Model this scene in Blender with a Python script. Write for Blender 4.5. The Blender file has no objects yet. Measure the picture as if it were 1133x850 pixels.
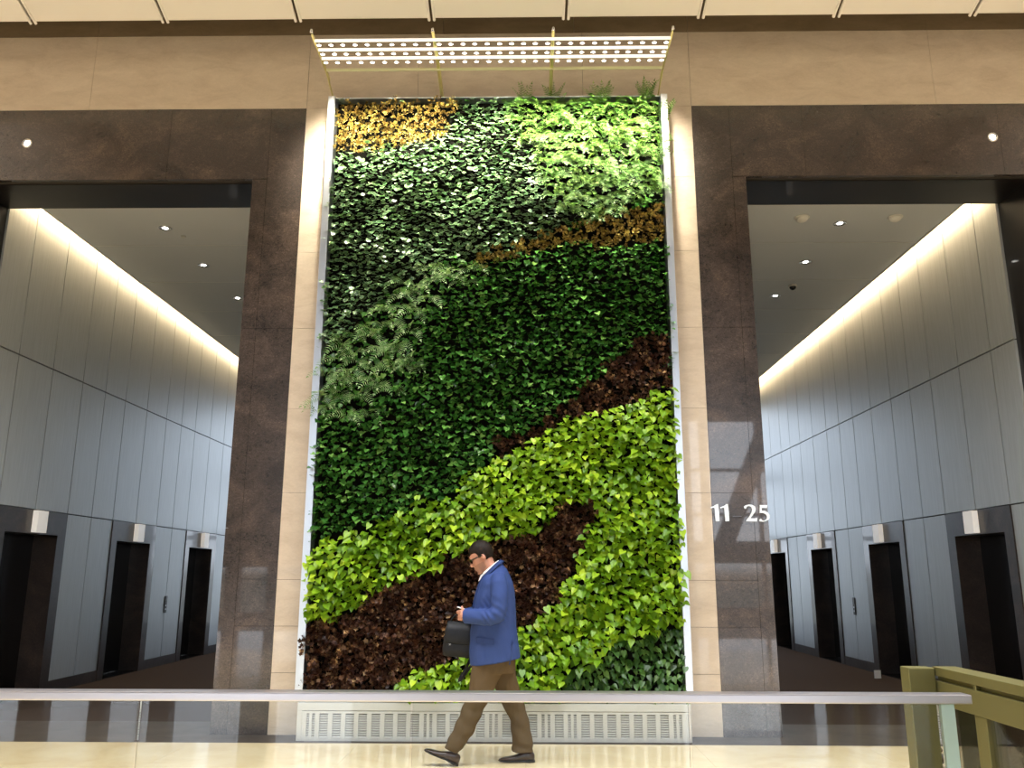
import bpy, bmesh, math, random
import numpy as np
from mathutils import Vector, Matrix
random.seed(7)
rng = np.random.default_rng(11)
scene = bpy.context.scene
COL = scene.collection

# ------------------------------------------------------------------ helpers
def link(name, me, m=None, parent=None, smooth=False):
    o = bpy.data.objects.new(name, me)
    COL.objects.link(o)
    if m is not None:
        for mm in (m if isinstance(m, (list, tuple)) else [m]):
            me.materials.append(mm)
    if parent is not None:
        o.parent = parent
    if smooth:
        me.polygons.foreach_set('use_smooth', [True] * len(me.polygons))
    return o

def obj(name, bm, m, parent=None, smooth=False, bevel=0):
    me = bpy.data.meshes.new(name)
    bmesh.ops.recalc_face_normals(bm, faces=bm.faces)
    bm.to_mesh(me); bm.free()
    o = link(name, me, m, parent, smooth)
    if bevel:
        md = o.modifiers.new('bevel', 'BEVEL'); md.width = bevel; md.segments = 2; md.limit_method = 'ANGLE'
    return o

def thing(name, label, cat, loc=(0, 0, 0), group=None):
    o = bpy.data.objects.new(name, None); COL.objects.link(o)
    o.location = loc; o.empty_display_size = .1
    o['label'] = label; o['category'] = cat
    if group: o['group'] = group
    return o

def tag(o, label, cat, group=None):
    o['label'] = label; o['category'] = cat
    if group: o['group'] = group
    return o

def struct(name, bm, m, bevel=0):
    o = obj(name, bm, m, bevel=bevel); o['kind'] = 'structure'
    return o

def NB(): return bmesh.new()

def box(bm, x0, x1, y0, y1, z0, z1, mi=0):
    v = [bm.verts.new((x, y, z)) for x in (x0, x1) for y in (y0, y1) for z in (z0, z1)]
    for a in ((0, 1, 3, 2), (4, 6, 7, 5), (0, 4, 5, 1), (2, 3, 7, 6), (0, 2, 6, 4), (1, 5, 7, 3)):
        f = bm.faces.new([v[i] for i in a]); f.material_index = mi
    return bm

def cyl(bm, p0, p1, r0, r1=None, n=16, caps=True, mi=0):
    r1 = r0 if r1 is None else r1
    p0 = Vector(p0); p1 = Vector(p1); d = (p1 - p0).normalized()
    a = d.orthogonal().normalized(); b = d.cross(a)
    A = [bm.verts.new(p0 + r0 * (math.cos(t) * a + math.sin(t) * b)) for t in [2 * math.pi * i / n for i in range(n)]]
    B = [bm.verts.new(p1 + r1 * (math.cos(t) * a + math.sin(t) * b)) for t in [2 * math.pi * i / n for i in range(n)]]
    for i in range(n):
        f = bm.faces.new((A[i], A[(i + 1) % n], B[(i + 1) % n], B[i])); f.material_index = mi
    if caps:
        bm.faces.new(A[::-1]).material_index = mi; bm.faces.new(B).material_index = mi
    return bm

def tube(bm, pts, r, n=8):
    pts = [Vector(p) for p in pts]
    rs = r if isinstance(r, (list, tuple)) else [r] * len(pts)
    prev = None; rings = []
    a = None
    for i, p in enumerate(pts):
        d = ((pts[min(i + 1, len(pts) - 1)]) - pts[max(i - 1, 0)]).normalized()
        if a is None: a = d.orthogonal().normalized()
        else: a = (a - a.dot(d) * d).normalized()
        b = d.cross(a)
        rings.append([bm.verts.new(p + rs[i] * (math.cos(2 * math.pi * k / n) * a + math.sin(2 * math.pi * k / n) * b)) for k in range(n)])
    for A, B in zip(rings, rings[1:]):
        for k in range(n): bm.faces.new((A[k], A[(k + 1) % n], B[(k + 1) % n], B[k]))
    bm.faces.new(rings[0][::-1]); bm.faces.new(rings[-1])
    return bm

def ring(bm, c, U, V, a, b, n=20, e=2.0, af=None):
    """superellipse ring: centre c, axes U, V"""
    c = Vector(c); U = Vector(U).normalized(); V = Vector(V).normalized(); out = []
    for k in range(n):
        t = 2 * math.pi * k / n; ct, st = math.cos(t), math.sin(t)
        x = math.copysign(abs(ct) ** (2 / e), ct); y = math.copysign(abs(st) ** (2 / e), st)
        out.append(bm.verts.new(c + U * (a * x) + V * (b * y)))
    return out

def skin_rings(bm, rings, caps=True):
    for A, B in zip(rings, rings[1:]):
        n = len(A)
        for k in range(n): bm.faces.new((A[k], A[(k + 1) % n], B[(k + 1) % n], B[k]))
    if caps:
        bm.faces.new(rings[0][::-1]); bm.faces.new(rings[-1])

def remesh(bm, voxel, smooth_iter=4, fac=.5):
    """union of overlapping closed shells -> one continuous surface mesh"""
    bmesh.ops.recalc_face_normals(bm, faces=bm.faces)
    me = bpy.data.meshes.new('shape'); bm.to_mesh(me); bm.free()
    o = bpy.data.objects.new('shape', me); COL.objects.link(o)
    m = o.modifiers.new('r', 'REMESH'); m.mode = 'VOXEL'; m.voxel_size = voxel; m.use_smooth_shade = True
    if smooth_iter:
        s = o.modifiers.new('s', 'SMOOTH'); s.iterations = smooth_iter; s.factor = fac
    dg = bpy.context.evaluated_depsgraph_get()
    out = bpy.data.meshes.new_from_object(o.evaluated_get(dg), depsgraph=dg)
    bpy.data.objects.remove(o); bpy.data.meshes.remove(me)
    out.materials.clear()
    return out

# ------------------------------------------------------------------ materials
def mat(name, base=(.5, .5, .5), rough=.5, metal=0, spec=.5, emit=None, estr=1, coat=0, coat_r=.05, trans=0, ior=1.45, sheen=0):
    m = bpy.data.materials.new(name); m.use_nodes = True
    b = m.node_tree.nodes['Principled BSDF']
    b.inputs['Base Color'].default_value = (*base, 1)
    b.inputs['Roughness'].default_value = rough; b.inputs['Metallic'].default_value = metal
    b.inputs['Specular IOR Level'].default_value = spec
    b.inputs['Coat Weight'].default_value = coat; b.inputs['Coat Roughness'].default_value = coat_r
    b.inputs['Transmission Weight'].default_value = trans; b.inputs['IOR'].default_value = ior
    if sheen:
        b.inputs['Sheen Weight'].default_value = sheen
    if emit:
        b.inputs['Emission Color'].default_value = (*emit, 1); b.inputs['Emission Strength'].default_value = estr
    return m

def N(m, t, **kw):
    n = m.node_tree.nodes.new(t)
    for k, v in kw.items():
        if k in n.inputs.keys(): n.inputs[k].default_value = v
        else: setattr(n, k, v)
    return n

def L(m, a, b): m.node_tree.links.new(a, b)

def ramp(m, stops):
    n = N(m, 'ShaderNodeValToRGB'); e = n.color_ramp.elements
    while len(e) < len(stops): e.new(.5)
    for el, (p, c) in zip(e, stops): el.position = p; el.color = (*c, 1)
    return n

def coords(m, scale=(1, 1, 1)):
    g = N(m, 'ShaderNodeNewGeometry'); mp = N(m, 'ShaderNodeMapping'); mp.inputs['Scale'].default_value = scale
    L(m, g.outputs['Position'], mp.inputs['Vector']); return mp.outputs['Vector']

def stone(name, stops, scale=3, stretch=(1, 1, 1), rough=.3, detail=8, coat=0, fine=None, coat_r=.04, spec=.5, rot=0):
    m = mat(name, rough=rough, coat=coat, coat_r=coat_r, spec=spec); b = m.node_tree.nodes['Principled BSDF']
    v = coords(m, stretch)
    n = N(m, 'ShaderNodeTexNoise', Scale=scale, Detail=detail, Roughness=.65, Distortion=.6); L(m, v, n.inputs['Vector'])
    r = ramp(m, stops); L(m, n.outputs['Fac'], r.inputs['Fac']); out = r.outputs['Color']
    if fine:
        n2 = N(m, 'ShaderNodeTexNoise', Scale=fine[0], Detail=6, Roughness=.75, Distortion=1.5); L(m, v, n2.inputs['Vector'])
        r2 = ramp(m, fine[1]); L(m, n2.outputs['Fac'], r2.inputs['Fac'])
        mx = N(m, 'ShaderNodeMix', data_type='RGBA', blend_type='MULTIPLY'); mx.inputs[0].default_value = fine[2]
        L(m, out, mx.inputs[6]); L(m, r2.outputs['Color'], mx.inputs[7]); out = mx.outputs[2]
    L(m, out, b.inputs['Base Color'])
    return m

M = {}
M['beige'] = stone('cream_limestone', [(.3, (.50, .405, .31)), (.5, (.58, .48, .375)), (.7, (.64, .54, .43))], 2.2, (1, 1, 2.5), .28,
                   fine=(22, [(.35, (.82, .82, .82)), (.6, (1, 1, 1))], .5), coat=.8, coat_r=.02)
M['granite'] = stone('brown_granite', [(.28, (.028, .022, .020)), (.5, (.056, .043, .038)), (.72, (.115, .082, .066))], 1.9, (1, 1, 1.3), .22,
                     fine=(45, [(.35, (.35, .35, .35)), (.55, (1, 1, 1)), (.72, (2.3, 2.1, 1.9))], .85), coat=.9, coat_r=.025)
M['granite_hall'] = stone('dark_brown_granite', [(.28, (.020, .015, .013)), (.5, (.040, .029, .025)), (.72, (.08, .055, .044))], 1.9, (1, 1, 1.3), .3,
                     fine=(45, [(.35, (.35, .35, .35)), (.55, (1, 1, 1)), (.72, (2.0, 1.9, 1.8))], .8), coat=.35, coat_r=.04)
M['granite_shaded'] = stone('shaded_granite', [(.28, (.006, .005, .005)), (.72, (.018, .014, .012))], 1.9, (1, 1, 1.3), .3, coat=.3, coat_r=.04)
M['carpet'] = stone('brown_carpet', [(.3, (.036, .024, .017)), (.7, (.060, .041, .030))], 60, (1, 1, 1), .95, spec=.08)
M['dfloor'] = stone('dark_stone_floor', [(.3, (.034, .026, .020)), (.7, (.065, .050, .040))], 3, (1, 1, 1), .6, spec=.2)
M['pfloor'] = stone('polished_reflection_floor', [(.3, (.020, .018, .017)), (.7, (.045, .040, .038))], 3, (1, 1, 1), .3, coat=1, coat_r=.02)
M['bfloor'] = stone('cream_marble_floor', [(.3, (.64, .50, .28)), (.5, (.74, .61, .37)), (.7, (.79, .67, .44))], 1.5, (1, 1, 1), .18,
                    fine=(12, [(.35, (.92, .9, .88)), (.6, (1, 1, 1))], .5), coat=.3, coat_r=.03)
M['groove'] = mat('joint_shadow', (.03, .025, .02), .8)
M['groove2'] = mat('panel_joint', (.03, .032, .035), .7)
M['white_panel'] = mat('white_ceiling_panel', (.92, .88, .84), .45)
M['hallceil'] = mat('grey_ceiling_paint', (.56, .58, .62), .6)
M['trim_metal'] = mat('ceiling_joint_metal', (.7, .7, .7), .3, .8)
m = mat('backpainted_metal_panel', (.40, .435, .45), .30, .36, .5); M['panel'] = m; m.node_tree.nodes['Principled BSDF'].inputs['Roughness'].default_value = .40
b = m.node_tree.nodes['Principled BSDF']
v = coords(m, (6, 6, .25)); n = N(m, 'ShaderNodeTexNoise', Scale=8, Detail=5, Roughness=.6); L(m, v, n.inputs['Vector'])
r_ = ramp(m, [(.3, (.42, .455, .47)), (.7, (.50, .535, .555))]); L(m, n.outputs['Fac'], r_.inputs['Fac']); L(m, r_.outputs['Color'], b.inputs['Base Color'])
M['steel'] = mat('satin_stainless', (.62, .63, .66), .28, 1)
M['rail'] = mat('brushed_rail_steel', (.60, .575, .60), .32, 1)
M['frame'] = mat('brushed_aluminium_frame', (.62, .66, .72), .32, .9)
M['mirror'] = mat('polished_steel', (.75, .74, .72), .12, 1)
M['grille'] = mat('grille_painted_steel', (.55, .55, .53), .4, .3)
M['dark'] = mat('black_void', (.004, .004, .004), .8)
M['doormetal'] = mat('dark_bronze_elevator_door', (.018, .014, .013), .25, .7)
M['olive'] = mat('olive_bronze_metal', (.165, .150, .055), .42, .5)
M['white'] = mat('white_plastic', (.75, .73, .70), .4)
M['lantern'] = mat('lit_lantern', (.8, .78, .75), .4, emit=(1, .95, .9), estr=.28)
M['lamp'] = mat('led_lamp_face', (1, 1, 1), .4, emit=(1, .93, .82), estr=9)
M['lampbody'] = mat('white_lamp_housing', (.8, .78, .75), .35)
M['bar'] = mat('white_light_bar', (.88, .85, .8), .3, emit=(1, .93, .84), estr=.75)
M['arm'] = mat('plant_reflection_steel', (.80, .74, .36), .38, .8)  # yellow-green reflection of the plants painted into the steel colour
M['bar2'] = mat('unlit_bar', (.62, .62, .38), .3, .5)
M['down'] = mat('downlight_glow', (1, 1, 1), .4, emit=(1, .96, .9), estr=14)
M['cove'] = mat('cove_led_strip', (1, .9, .7), .5, emit=(1, .70, .36), estr=6)
M['soil'] = mat('black_planting_felt', (.004, .004, .003), .95, spec=.05)
M['black'] = mat('black_rubber', (.01, .01, .01), .5)
M['numeral'] = mat('silver_numerals', (.82, .86, .88), .35, .5)
M['facade'] = mat('dark_facade_metal', (.05, .05, .055), .4, .5)

def glass_mat(name, tint=(1, 1, 1), refl=1.0):
    """thin architectural glass: straight-through transmission plus a Fresnel reflection"""
    m = bpy.data.materials.new(name); m.use_nodes = True; nt = m.node_tree; nt.nodes.clear()
    out = N(m, 'ShaderNodeOutputMaterial'); mix = N(m, 'ShaderNodeMixShader')
    tr = N(m, 'ShaderNodeBsdfTransparent'); tr.inputs['Color'].default_value = (*tint, 1)
    gl = N(m, 'ShaderNodeBsdfGlossy'); gl.inputs['Roughness'].default_value = 0.0
    fr = N(m, 'ShaderNodeFresnel'); fr.inputs['IOR'].default_value = 1.5
    mu = N(m, 'ShaderNodeMath', operation='MULTIPLY'); mu.inputs[1].default_value = refl
    L(m, fr.outputs[0], mu.inputs[0]); L(m, mu.outputs[0], mix.inputs[0]); L(m, tr.outputs[0], mix.inputs[1]); L(m, gl.outputs[0], mix.inputs[2])
    L(m, mix.outputs[0], out.inputs['Surface'])
    return m
M['glass'] = glass_mat('clear_balustrade_glass', (.96, .98, .97), .95)
M['tint'] = glass_mat('daylight_dimming_glass', (.84, .86, .88), 1)
M['glass_edge'] = mat('green_glass_edge', (.55, .75, .72), .15, trans=.3)

def leaf_mat(name, stops, rough=.35, transl=.25, tcol=(.3, .6, .05), rim=None, patch=None, spec=.5):
    m = mat(name, rough=rough, spec=spec); nt = m.node_tree; b = nt.nodes['Principled BSDF']
    g = N(m, 'ShaderNodeNewGeometry'); r = ramp(m, stops); L(m, g.outputs['Random Per Island'], r.inputs['Fac']); out = r.outputs['Color']
    if patch:
        n = N(m, 'ShaderNodeTexNoise', Scale=patch[0], Detail=3); L(m, g.outputs['Position'], n.inputs['Vector'])
        r2 = ramp(m, patch[1]); L(m, n.outputs['Fac'], r2.inputs['Fac'])
        mx = N(m, 'ShaderNodeMix', data_type='RGBA', blend_type='MULTIPLY'); mx.inputs[0].default_value = 1
        L(m, out, mx.inputs[6]); L(m, r2.outputs['Color'], mx.inputs[7]); out = mx.outputs[2]
    if rim:
        a = N(m, 'ShaderNodeAttribute', attribute_name='rim'); n3 = N(m, 'ShaderNodeTexNoise', Scale=60); L(m, g.outputs['Position'], n3.inputs['Vector'])
        ad = N(m, 'ShaderNodeMath', operation='ADD'); L(m, a.outputs['Fac'], ad.inputs[0]); L(m, n3.outputs['Fac'], ad.inputs[1])
        r3 = ramp(m, [(.95, (0, 0, 0)), (1.0, (1, 1, 1))]);
        mr = N(m, 'ShaderNodeMapRange'); mr.inputs[1].default_value = 1.05; mr.inputs[2].default_value = 1.35; L(m, ad.outputs[0], mr.inputs[0])
        mx = N(m, 'ShaderNodeMix', data_type='RGBA'); L(m, mr.outputs[0], mx.inputs[0]); L(m, out, mx.inputs[6]); mx.inputs[7].default_value = (*rim, 1); out = mx.outputs[2]
    L(m, out, b.inputs['Base Color'])
    if transl:
        tb = N(m, 'ShaderNodeBsdfTranslucent'); mixc = N(m, 'ShaderNodeMixShader'); mixc.inputs[0].default_value = transl
        tc = N(m, 'ShaderNodeMix', data_type='RGBA', blend_type='MIX'); tc.inputs[0].default_value = .5; L(m, out, tc.inputs[6]); tc.inputs[7].default_value = (*tcol, 1)
        L(m, tc.outputs[2], tb.inputs['Color'])
        o = nt.nodes['Material Output']; L(m, b.outputs[0], mixc.inputs[1]); L(m, tb.outputs[0], mixc.inputs[2]); L(m, mixc.outputs[0], o.inputs['Surface'])
    return m

# ------------------------------------------------------------------ measurements (metres; stone wall face at y=0, floor z=0)
XL, XR = -6.126, 5.49            # outer walls of the two elevator halls
OL, OR_ = -2.991, 2.403          # inner edges of the two openings
ZO, ZB, ZT = 5.713, 6.567, 7.50  # opening head, top of granite, shadow line
RV = .73                         # depth of the opening reveal
HC = 5.878                       # hall ceiling
HEND = 12.9

# ------------------------------------------------------------------ back wall, stone slabs with open joints
G = .0016
def slabs(bm, xs, zs, y0=0.0, y1=.05):
    for a, b_ in zip(xs, xs[1:]):
        for c, d in zip(zs, zs[1:]):
            box(bm, a + G, b_ - G, y0, y1, c + G, d - G)
zj = [0, .56, .99, 1.43, 2.28, 3.14, 4.0, 4.85, 5.71, ZB]
bm = NB()
for xs in ([-2.4425, -1.95], [1.42, 1.85]):
    slabs(bm, xs, zj)
box(bm, -1.95, 1.42, .0, .05, 0, ZB)                      # behind the planting
slabs(bm, [-2.4425, -1.2, .65, 1.85], [ZB, ZT])
slabs(bm, [-9.5, -7.6, -4.9, -2.4425], [ZB, ZT]); slabs(bm, [1.85, 4.55, 7.2, 9.5], [ZB, ZT])
struct('wall_back', bm, M['beige'])
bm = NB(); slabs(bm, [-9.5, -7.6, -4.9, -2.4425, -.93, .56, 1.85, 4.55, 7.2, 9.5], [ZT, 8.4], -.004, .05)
struct('trim_7', bm, stone('shaded_limestone_strip', [(.3, (.17, .125, .075)), (.7, (.24, .18, .115))], 2.2, (1, 1, 2.5), .35, fine=(22, [(.35, (.82, .82, .82)), (.6, (1, 1, 1))], .5)))  # beige wall's shade above the shadow line, painted as browner stone
bm = NB()
slabs(bm, [-2.831, -2.4425], [0, .99, 1.43, 2.28, 4.0, ZB]); slabs(bm, [OL, -2.831], [0, 1.93, 4.0, 5.71])
slabs(bm, [1.85, 2.26], [0, .99, 1.43, 2.28, 4.0, ZB]); slabs(bm, [2.26, OR_], [0, 1.93, 4.0, 5.71])
slabs(bm, [-7.3, -3.95, -2.831], [ZO, ZB]); slabs(bm, [2.26, 3.06, 5.2, 7.0], [ZO, ZB])
slabs(bm, [-7.3, XL - .02], [0, 2.28, 4.0, ZO]); slabs(bm, [XR + .03, 7.0], [0, 2.28, 4.0, ZO])
struct('trim_1', bm, M['granite'])
# core of the wall (joint colour) and outer beige
bm = NB()
box(bm, -9.5, 9.5, .05, .12, ZO + .01, 8.6); box(bm, OL + .01, OR_ - .01, .05, .12, 0, ZO + .01)
box(bm, -9.5, XL - .05, .05, .12, 0, ZO); box(bm, XR + .06, 9.5, .05, .12, 0, ZO)
struct('wall_core', bm, M['groove'])
bm = NB()
box(bm, -9.5, -7.3, 0, .05, 0, ZB); box(bm, 7.0, 9.5, 0, .05, 0, ZB)
struct('wall_outer', bm, M['beige'])
# reveals of the openings, granite darkened in colour to stand for unlit shade
bm = NB()
for x0, x1 in ((XL - .02, OL), (OR_, XR + .03)):
    box(bm, x0 - .25, x1 + .25, .121, RV, ZO, 6.2)
box(bm, OL, OL + .25, .121, RV, 0, ZO); box(bm, OR_ - .25, OR_, .121, RV, 0, ZO)
box(bm, XL - .30, XL - .02, .121, RV, 0, ZO); box(bm, XR + .03, XR + .30, .121, RV, 0, ZO)
struct('trim_2', bm, M['granite_shaded'])

# ------------------------------------------------------------------ floors
bm = NB()
xs = [-12 + 1.5 * i for i in range(17)]
slabF = [(-.38 - 1.5 * (i + 1), -.38 - 1.5 * i) for i in range(15)]
slabP = slabF[6:]; slabF = slabF[:6]
for a, b_ in zip(xs, xs[1:]):
    for c, d in slabF: box(bm, a + .0008, b_ - .0008, c + .0008, d - .0008, -.03, 0)
struct('floor', bm, M['bfloor'])
bm = NB()
for a, b_ in zip(xs, xs[1:]):
    for c, d in slabP: box(bm, a + .0008, b_ - .0008, c + .0008, d - .0008, -.03, random.uniform(-.0015, 0))
struct('floor_unseen_dark', bm, M['pfloor'])  # unseen floor behind the camera, made dark to pattern the glass reflections
struct('floor_base', box(NB(), -12, 12, -22.9, HEND, -.12, -.03), M['groove'])
bm = NB()
box(bm, -12, 12, -.379, .0, -.03, .0); box(bm, XL - .3, OL + .25, .0, RV, -.03, 0); box(bm, OR_ - .25, XR + .3, 0, RV, -.03, 0)
struct('floor_border', bm, M['dfloor']); bm = NB()
for x0, x1 in ((XL - .3, -2.7), (2.1, XR + .3)):
    y = RV
    while y < HEND - .1: box(bm, x0, x1, y + .001, y + .899, -.03, 0); y += .9
struct('floor_hall', bm, M['carpet'])

# ------------------------------------------------------------------ elevator halls
PER = 2.765
def hall(side):
    s = -1 if side == 'left' else 1
    X = XL if side == 'left' else XR
    off = .07 if side == 'left' else 0.0
    def bx(bm, d0, d1, y0, y1, z0, z1):      # d = distance into the wall (negative = into the room)
        a, b_ = X + s * d0, X + s * d1
        return box(bm, min(a, b_), max(a, b_), y0, y1, z0, z1)
    js = []
    for k in range(5):
        o_ = 1.225 + off + PER * k; js += [o_, o_ + .75, o_ + 1.505, o_ + 2.14]
    js = [RV] + [j for j in js if j < HEND - .2] + [HEND]
    bays = [(1.225 + off + PER * k, 1.225 + off + PER * k + 1.505) for k in range(5) if 1.225 + off + PER * k + 1.505 < HEND]
    g = .008
    bm = NB()
    for a, b_ in zip(js, js[1:]):
        bx(bm, 0, .03, a + g, b_ - g, 4.074 + g, 6.16); bx(bm, 0, .03, a + g, b_ - g, 2.267 + g, 4.074 - g)
        mid = (a + b_) / 2
        if not any(p < mid < q for p, q in bays): bx(bm, 0, .03, a + g, b_ - g, .146, 2.267 - g)
    struct('wall_' + side, bm, M['panel'])
    bm = NB()
    ys = [RV] + [v for bb in bays for v in (bb[0] + .17, bb[1] - .2)] + [HEND]
    bx(bm, .031, .10, RV, HEND, 1.991, 6.2); struct('wall_' + side + '_backing', bm, M['groove2'])
    for a, b_ in zip(ys[::2], ys[1::2]): struct('wall_' + side + '_backing', bx(NB(), .031, .10, a + (.021 if a > 1 else 0), b_ - .021, 0, 1.99), M['groove2'])
    bm = NB()
    prev = RV
    for a, b_ in bays + [(HEND, HEND)]:
        if a - prev > .02: bx(bm, -.008, .03, prev, a, 0, .14)
        prev = b_
    struct('baseboard_' + side, bm, M['granite_hall'])
    order = ['nearest', 'second', 'third', 'fourth', 'fifth']
    for i, (a, b_) in enumerate(bays[:4]):
        ya, yb = a + .17, b_ - .20
        t = thing('elevator_doorway', f'dark elevator doorway in a granite surround, {order[i]} from the front along the {side} hall wall',
                  'elevator', (X, (a + b_) / 2, 0), 'elevator doorways along the ' + side + ' hall')
        t['group'] = 'elevator doorways along the ' + side + ' hall'
        def P(name, fn, mm, par=t, bev=0):
            q = NB(); fn(q)
            bmesh.ops.translate(q, verts=q.verts, vec=(-X, -(a + b_) / 2, 0))
            return obj(name, q, mm, par, bevel=bev)
        P('stone_surround', lambda q: (bx(q, -.012, .03, a + .004, ya, 0, 2.262), bx(q, -.012, .03, yb, b_ - .004, 0, 2.262), bx(q, -.012, .03, ya, yb, 1.972, 2.262)), M['granite_hall'])
        P('jamb', lambda q: (bx(q, .03, .34, ya - .02, ya, 0, 1.99), bx(q, .03, .34, yb, yb + .02, 0, 1.99), bx(q, .03, .34, ya - .02, yb + .02, 1.972, 1.99)), M['granite_hall'])
        ym = (ya + yb) / 2
        for c, d in ((ya, ym - .003), (ym + .003, yb)):
            P('door_panel', lambda q: bx(q, .30, .335, c, d, .012, 1.972), M['doormetal'])
        P('sill', lambda q: bx(q, .0, .34, ya, yb, 0, .01), M['doormetal'])
        if not (side == 'left' and i > 2):
            lt = NB()
            yl = (a + b_) / 2 + .05
            bx(lt, -.085, -.012, yl - .11, yl + .11, 1.985, 2.255)
            bmesh.ops.translate(lt, verts=lt.verts, vec=(-X, -(a + b_) / 2, 0))
            o = obj('hall_lantern', lt, M['lantern'], t, bevel=.004); o['label'] = 'pale block-shaped hall lantern'
    # call panel on the joint between two bays
    yc = bays[1][1] + .635
    t = thing('call_button_panel', f'slim dark call button panel on the metal wall between elevators of the {side} hall', 'button panel', (X, yc, 0))
    def C(name, d0, d1, y0, y1, z0, z1, mm, bev=.002):
        q = NB(); a_, b__ = s * d0, s * d1; box(q, min(a_, b__), max(a_, b__), y0, y1, z0, z1); return obj(name, q, mm, t, bevel=bev)
    C('plate', -.012, .002, -.045, .045, .85, 1.13, M['black']); C('screen', -.014, -.012, -.03, .03, 1.03, 1.11, M['doormetal'], 0)
    for zz in (.9, .96): C('button', -.016, -.012, -.012, .012, zz, zz + .024, M['steel'], 0)
    # ceiling with metal joints, stopping short of the wall for the cove
    xin = -2.75 if side == 'left' else 2.15
    xe = X - s * .19
    bm = NB(); y = RV
    edges = [RV] + [2.28 + 1.46 * k for k in range(8)]
    edges = [e for e in edges if e < HEND] + [HEND]
    for a, b_ in zip(edges, edges[1:]):
        box(bm, min(xe, xin), max(xe, xin), a + .004, b_ - .004, HC, HC + .04)
    box(bm, min(xe, xe + s * .012), max(xe, xe + s * .012), RV, HEND, HC - .012, HC + .12)
    struct('ceiling_' + side, bm, M['hallceil'])
    bm = NB()
    for e in edges[1:-1]: box(bm, min(xe, xin), max(xe, xin), e - .006, e + .006, HC - .004, HC + .03)
    struct('trim_' + ('3' if s < 0 else '4'), bm, M['trim_metal'])
    # void over the ceiling, inner wall and glazed end
    bm = NB(); box(bm, min(X, xin) - .2, max(X, xin) + .2, RV, HEND + .1, 6.16, 6.22); struct('ceiling_void_' + side, bm, M['hallceil'])
    bm = NB(); box(bm, min(xin, xin + s * -.1), max(xin, xin - s * .1), RV, HEND, 0, 6.16); struct('wall_inner_' + side, bm, M['panel'])
    bm = NB(); a, b_ = min(X, xin), max(X, xin)
    for i in range(4):
        xx = a + (b_ - a) * i / 3; box(bm, xx - .04, xx + .04, HEND, HEND + .1, 0, 6.16)
    for zz in (2.4, 3.9): box(bm, a, b_, HEND + .01, HEND + .09, zz - .05, zz + .05)
    box(bm, a, b_, HEND, HEND + .1, 0, .35); box(bm, a, b_, HEND, HEND + .1, 5.7, 6.16)
    struct('window_' + ('1' if s < 0 else '2'), bm, M['facade'])
    struct('window_' + ('1' if s < 0 else '2') + '_pane', box(NB(), a, b_, HEND + .04, HEND + .05, .3, 5.75), M['tint'])  # unseen pane, added to dim the daylight at the hall end
    # cove LED strip
    xc = X - s * .09
    o = obj('cove_light_strip', box(NB(), xc - .012, xc + .012, RV + .05, HEND - .1, 6.07, 6.085), M['cove'])
    tag(o, f'warm linear cove light along the top of the {side} hall wall', 'light')
    la = bpy.data.lights.new('cove', 'AREA'); la.shape = 'RECTANGLE'; la.size = .05; la.size_y = HEND - RV - .2
    la.energy = COVE_W; la.color = (1, .74, .42)
    lo = bpy.data.objects.new('cove_lamp', la); COL.objects.link(lo); lo.location = (xc - s * .0, (HEND + RV) / 2, 6.06); lo.parent = o
    lo.rotation_euler = (0, s * -math.radians(-18), 0)
    return X
COVE_W = 170; SKY_W = 4600
hall('left'); hall('right')

# ------------------------------------------------------------------ downlights
def downlight(x, y, z, label, name='downlight', energy=14, group=None):
    t = thing(name, label, 'ceiling light', (x, y, z), group)
    bm = NB(); n = 24
    def rg(r, zz): return [bm.verts.new((r * math.cos(2 * math.pi * i / n), r * math.sin(2 * math.pi * i / n), zz)) for i in range(n)]
    R = [rg(.085, .0), rg(.085, -.006), rg(.070, -.008), rg(.060, .03)]
    skin_rings(bm, R, caps=False); obj('trim_ring', bm, M['mirror'], t, True)
    obj('lamp_face', cyl(NB(), (0, 0, -.004), (0, 0, .02), .034, .034), M['down'], t)
    la = bpy.data.lights.new('spot', 'SPOT'); la.energy = energy; la.spot_size = math.radians(95); la.spot_blend = .8; la.shadow_soft_size = .04; la.color = (1, .93, .84)
    lo = bpy.data.objects.new('spot_lamp', la); COL.objects.link(lo); lo.location = (0, 0, -.02); lo.parent = t
    return t
for side, x, ys in (('left', -4.685, (1.69, 3.02, 4.50, 5.97, 7.4, 8.9)), ('right', 4.03, (1.64, 2.99, 4.48, 5.95, 7.4, 8.9))):
    for i, y in enumerate(ys):
        nm = ['nearest', 'second', 'third', 'fourth', 'fifth', 'sixth'][i]
        downlight(x, y, HC - .0005, f'small round downlight in the {side} hall ceiling, {nm} in the row from the front', group=f'downlights of the {side} hall')
# two white dome covers and a camera dome
for x, w in ((3.484, 'left'), (4.65, 'right')):
    bm = NB(); rs = []
    for k in range(7):
        a = k / 6 * math.pi / 2; rs.append(ring(bm, (0, 0, -.055 * math.sin(a) - .012), (1, 0, 0), (0, 1, 0), .001 + .075 * math.cos(a), .001 + .075 * math.cos(a), 24))
    skin_rings(bm, rs)
    t = thing('ceiling_speaker_dome', f'white shallow dome on the right hall ceiling, the one {w} of the nearest downlight', 'ceiling dome', (x, 1.448, HC), 'white ceiling domes')
    obj('dome', bm, M['white'], t, True); obj('base_ring', cyl(NB(), (0, 0, -.014), (0, 0, -.0005), .092, .092, 28), M['white'], t, bevel=.003)
t = thing('dome_camera', 'small dark dome security camera on the right hall ceiling beside the third downlight', 'camera', (4.15, 3.974, HC))
obj('mount', cyl(NB(), (0, 0, -.03), (0, 0, -.0005), .065, .065, 24), M['white'], t, bevel=.004)
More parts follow.
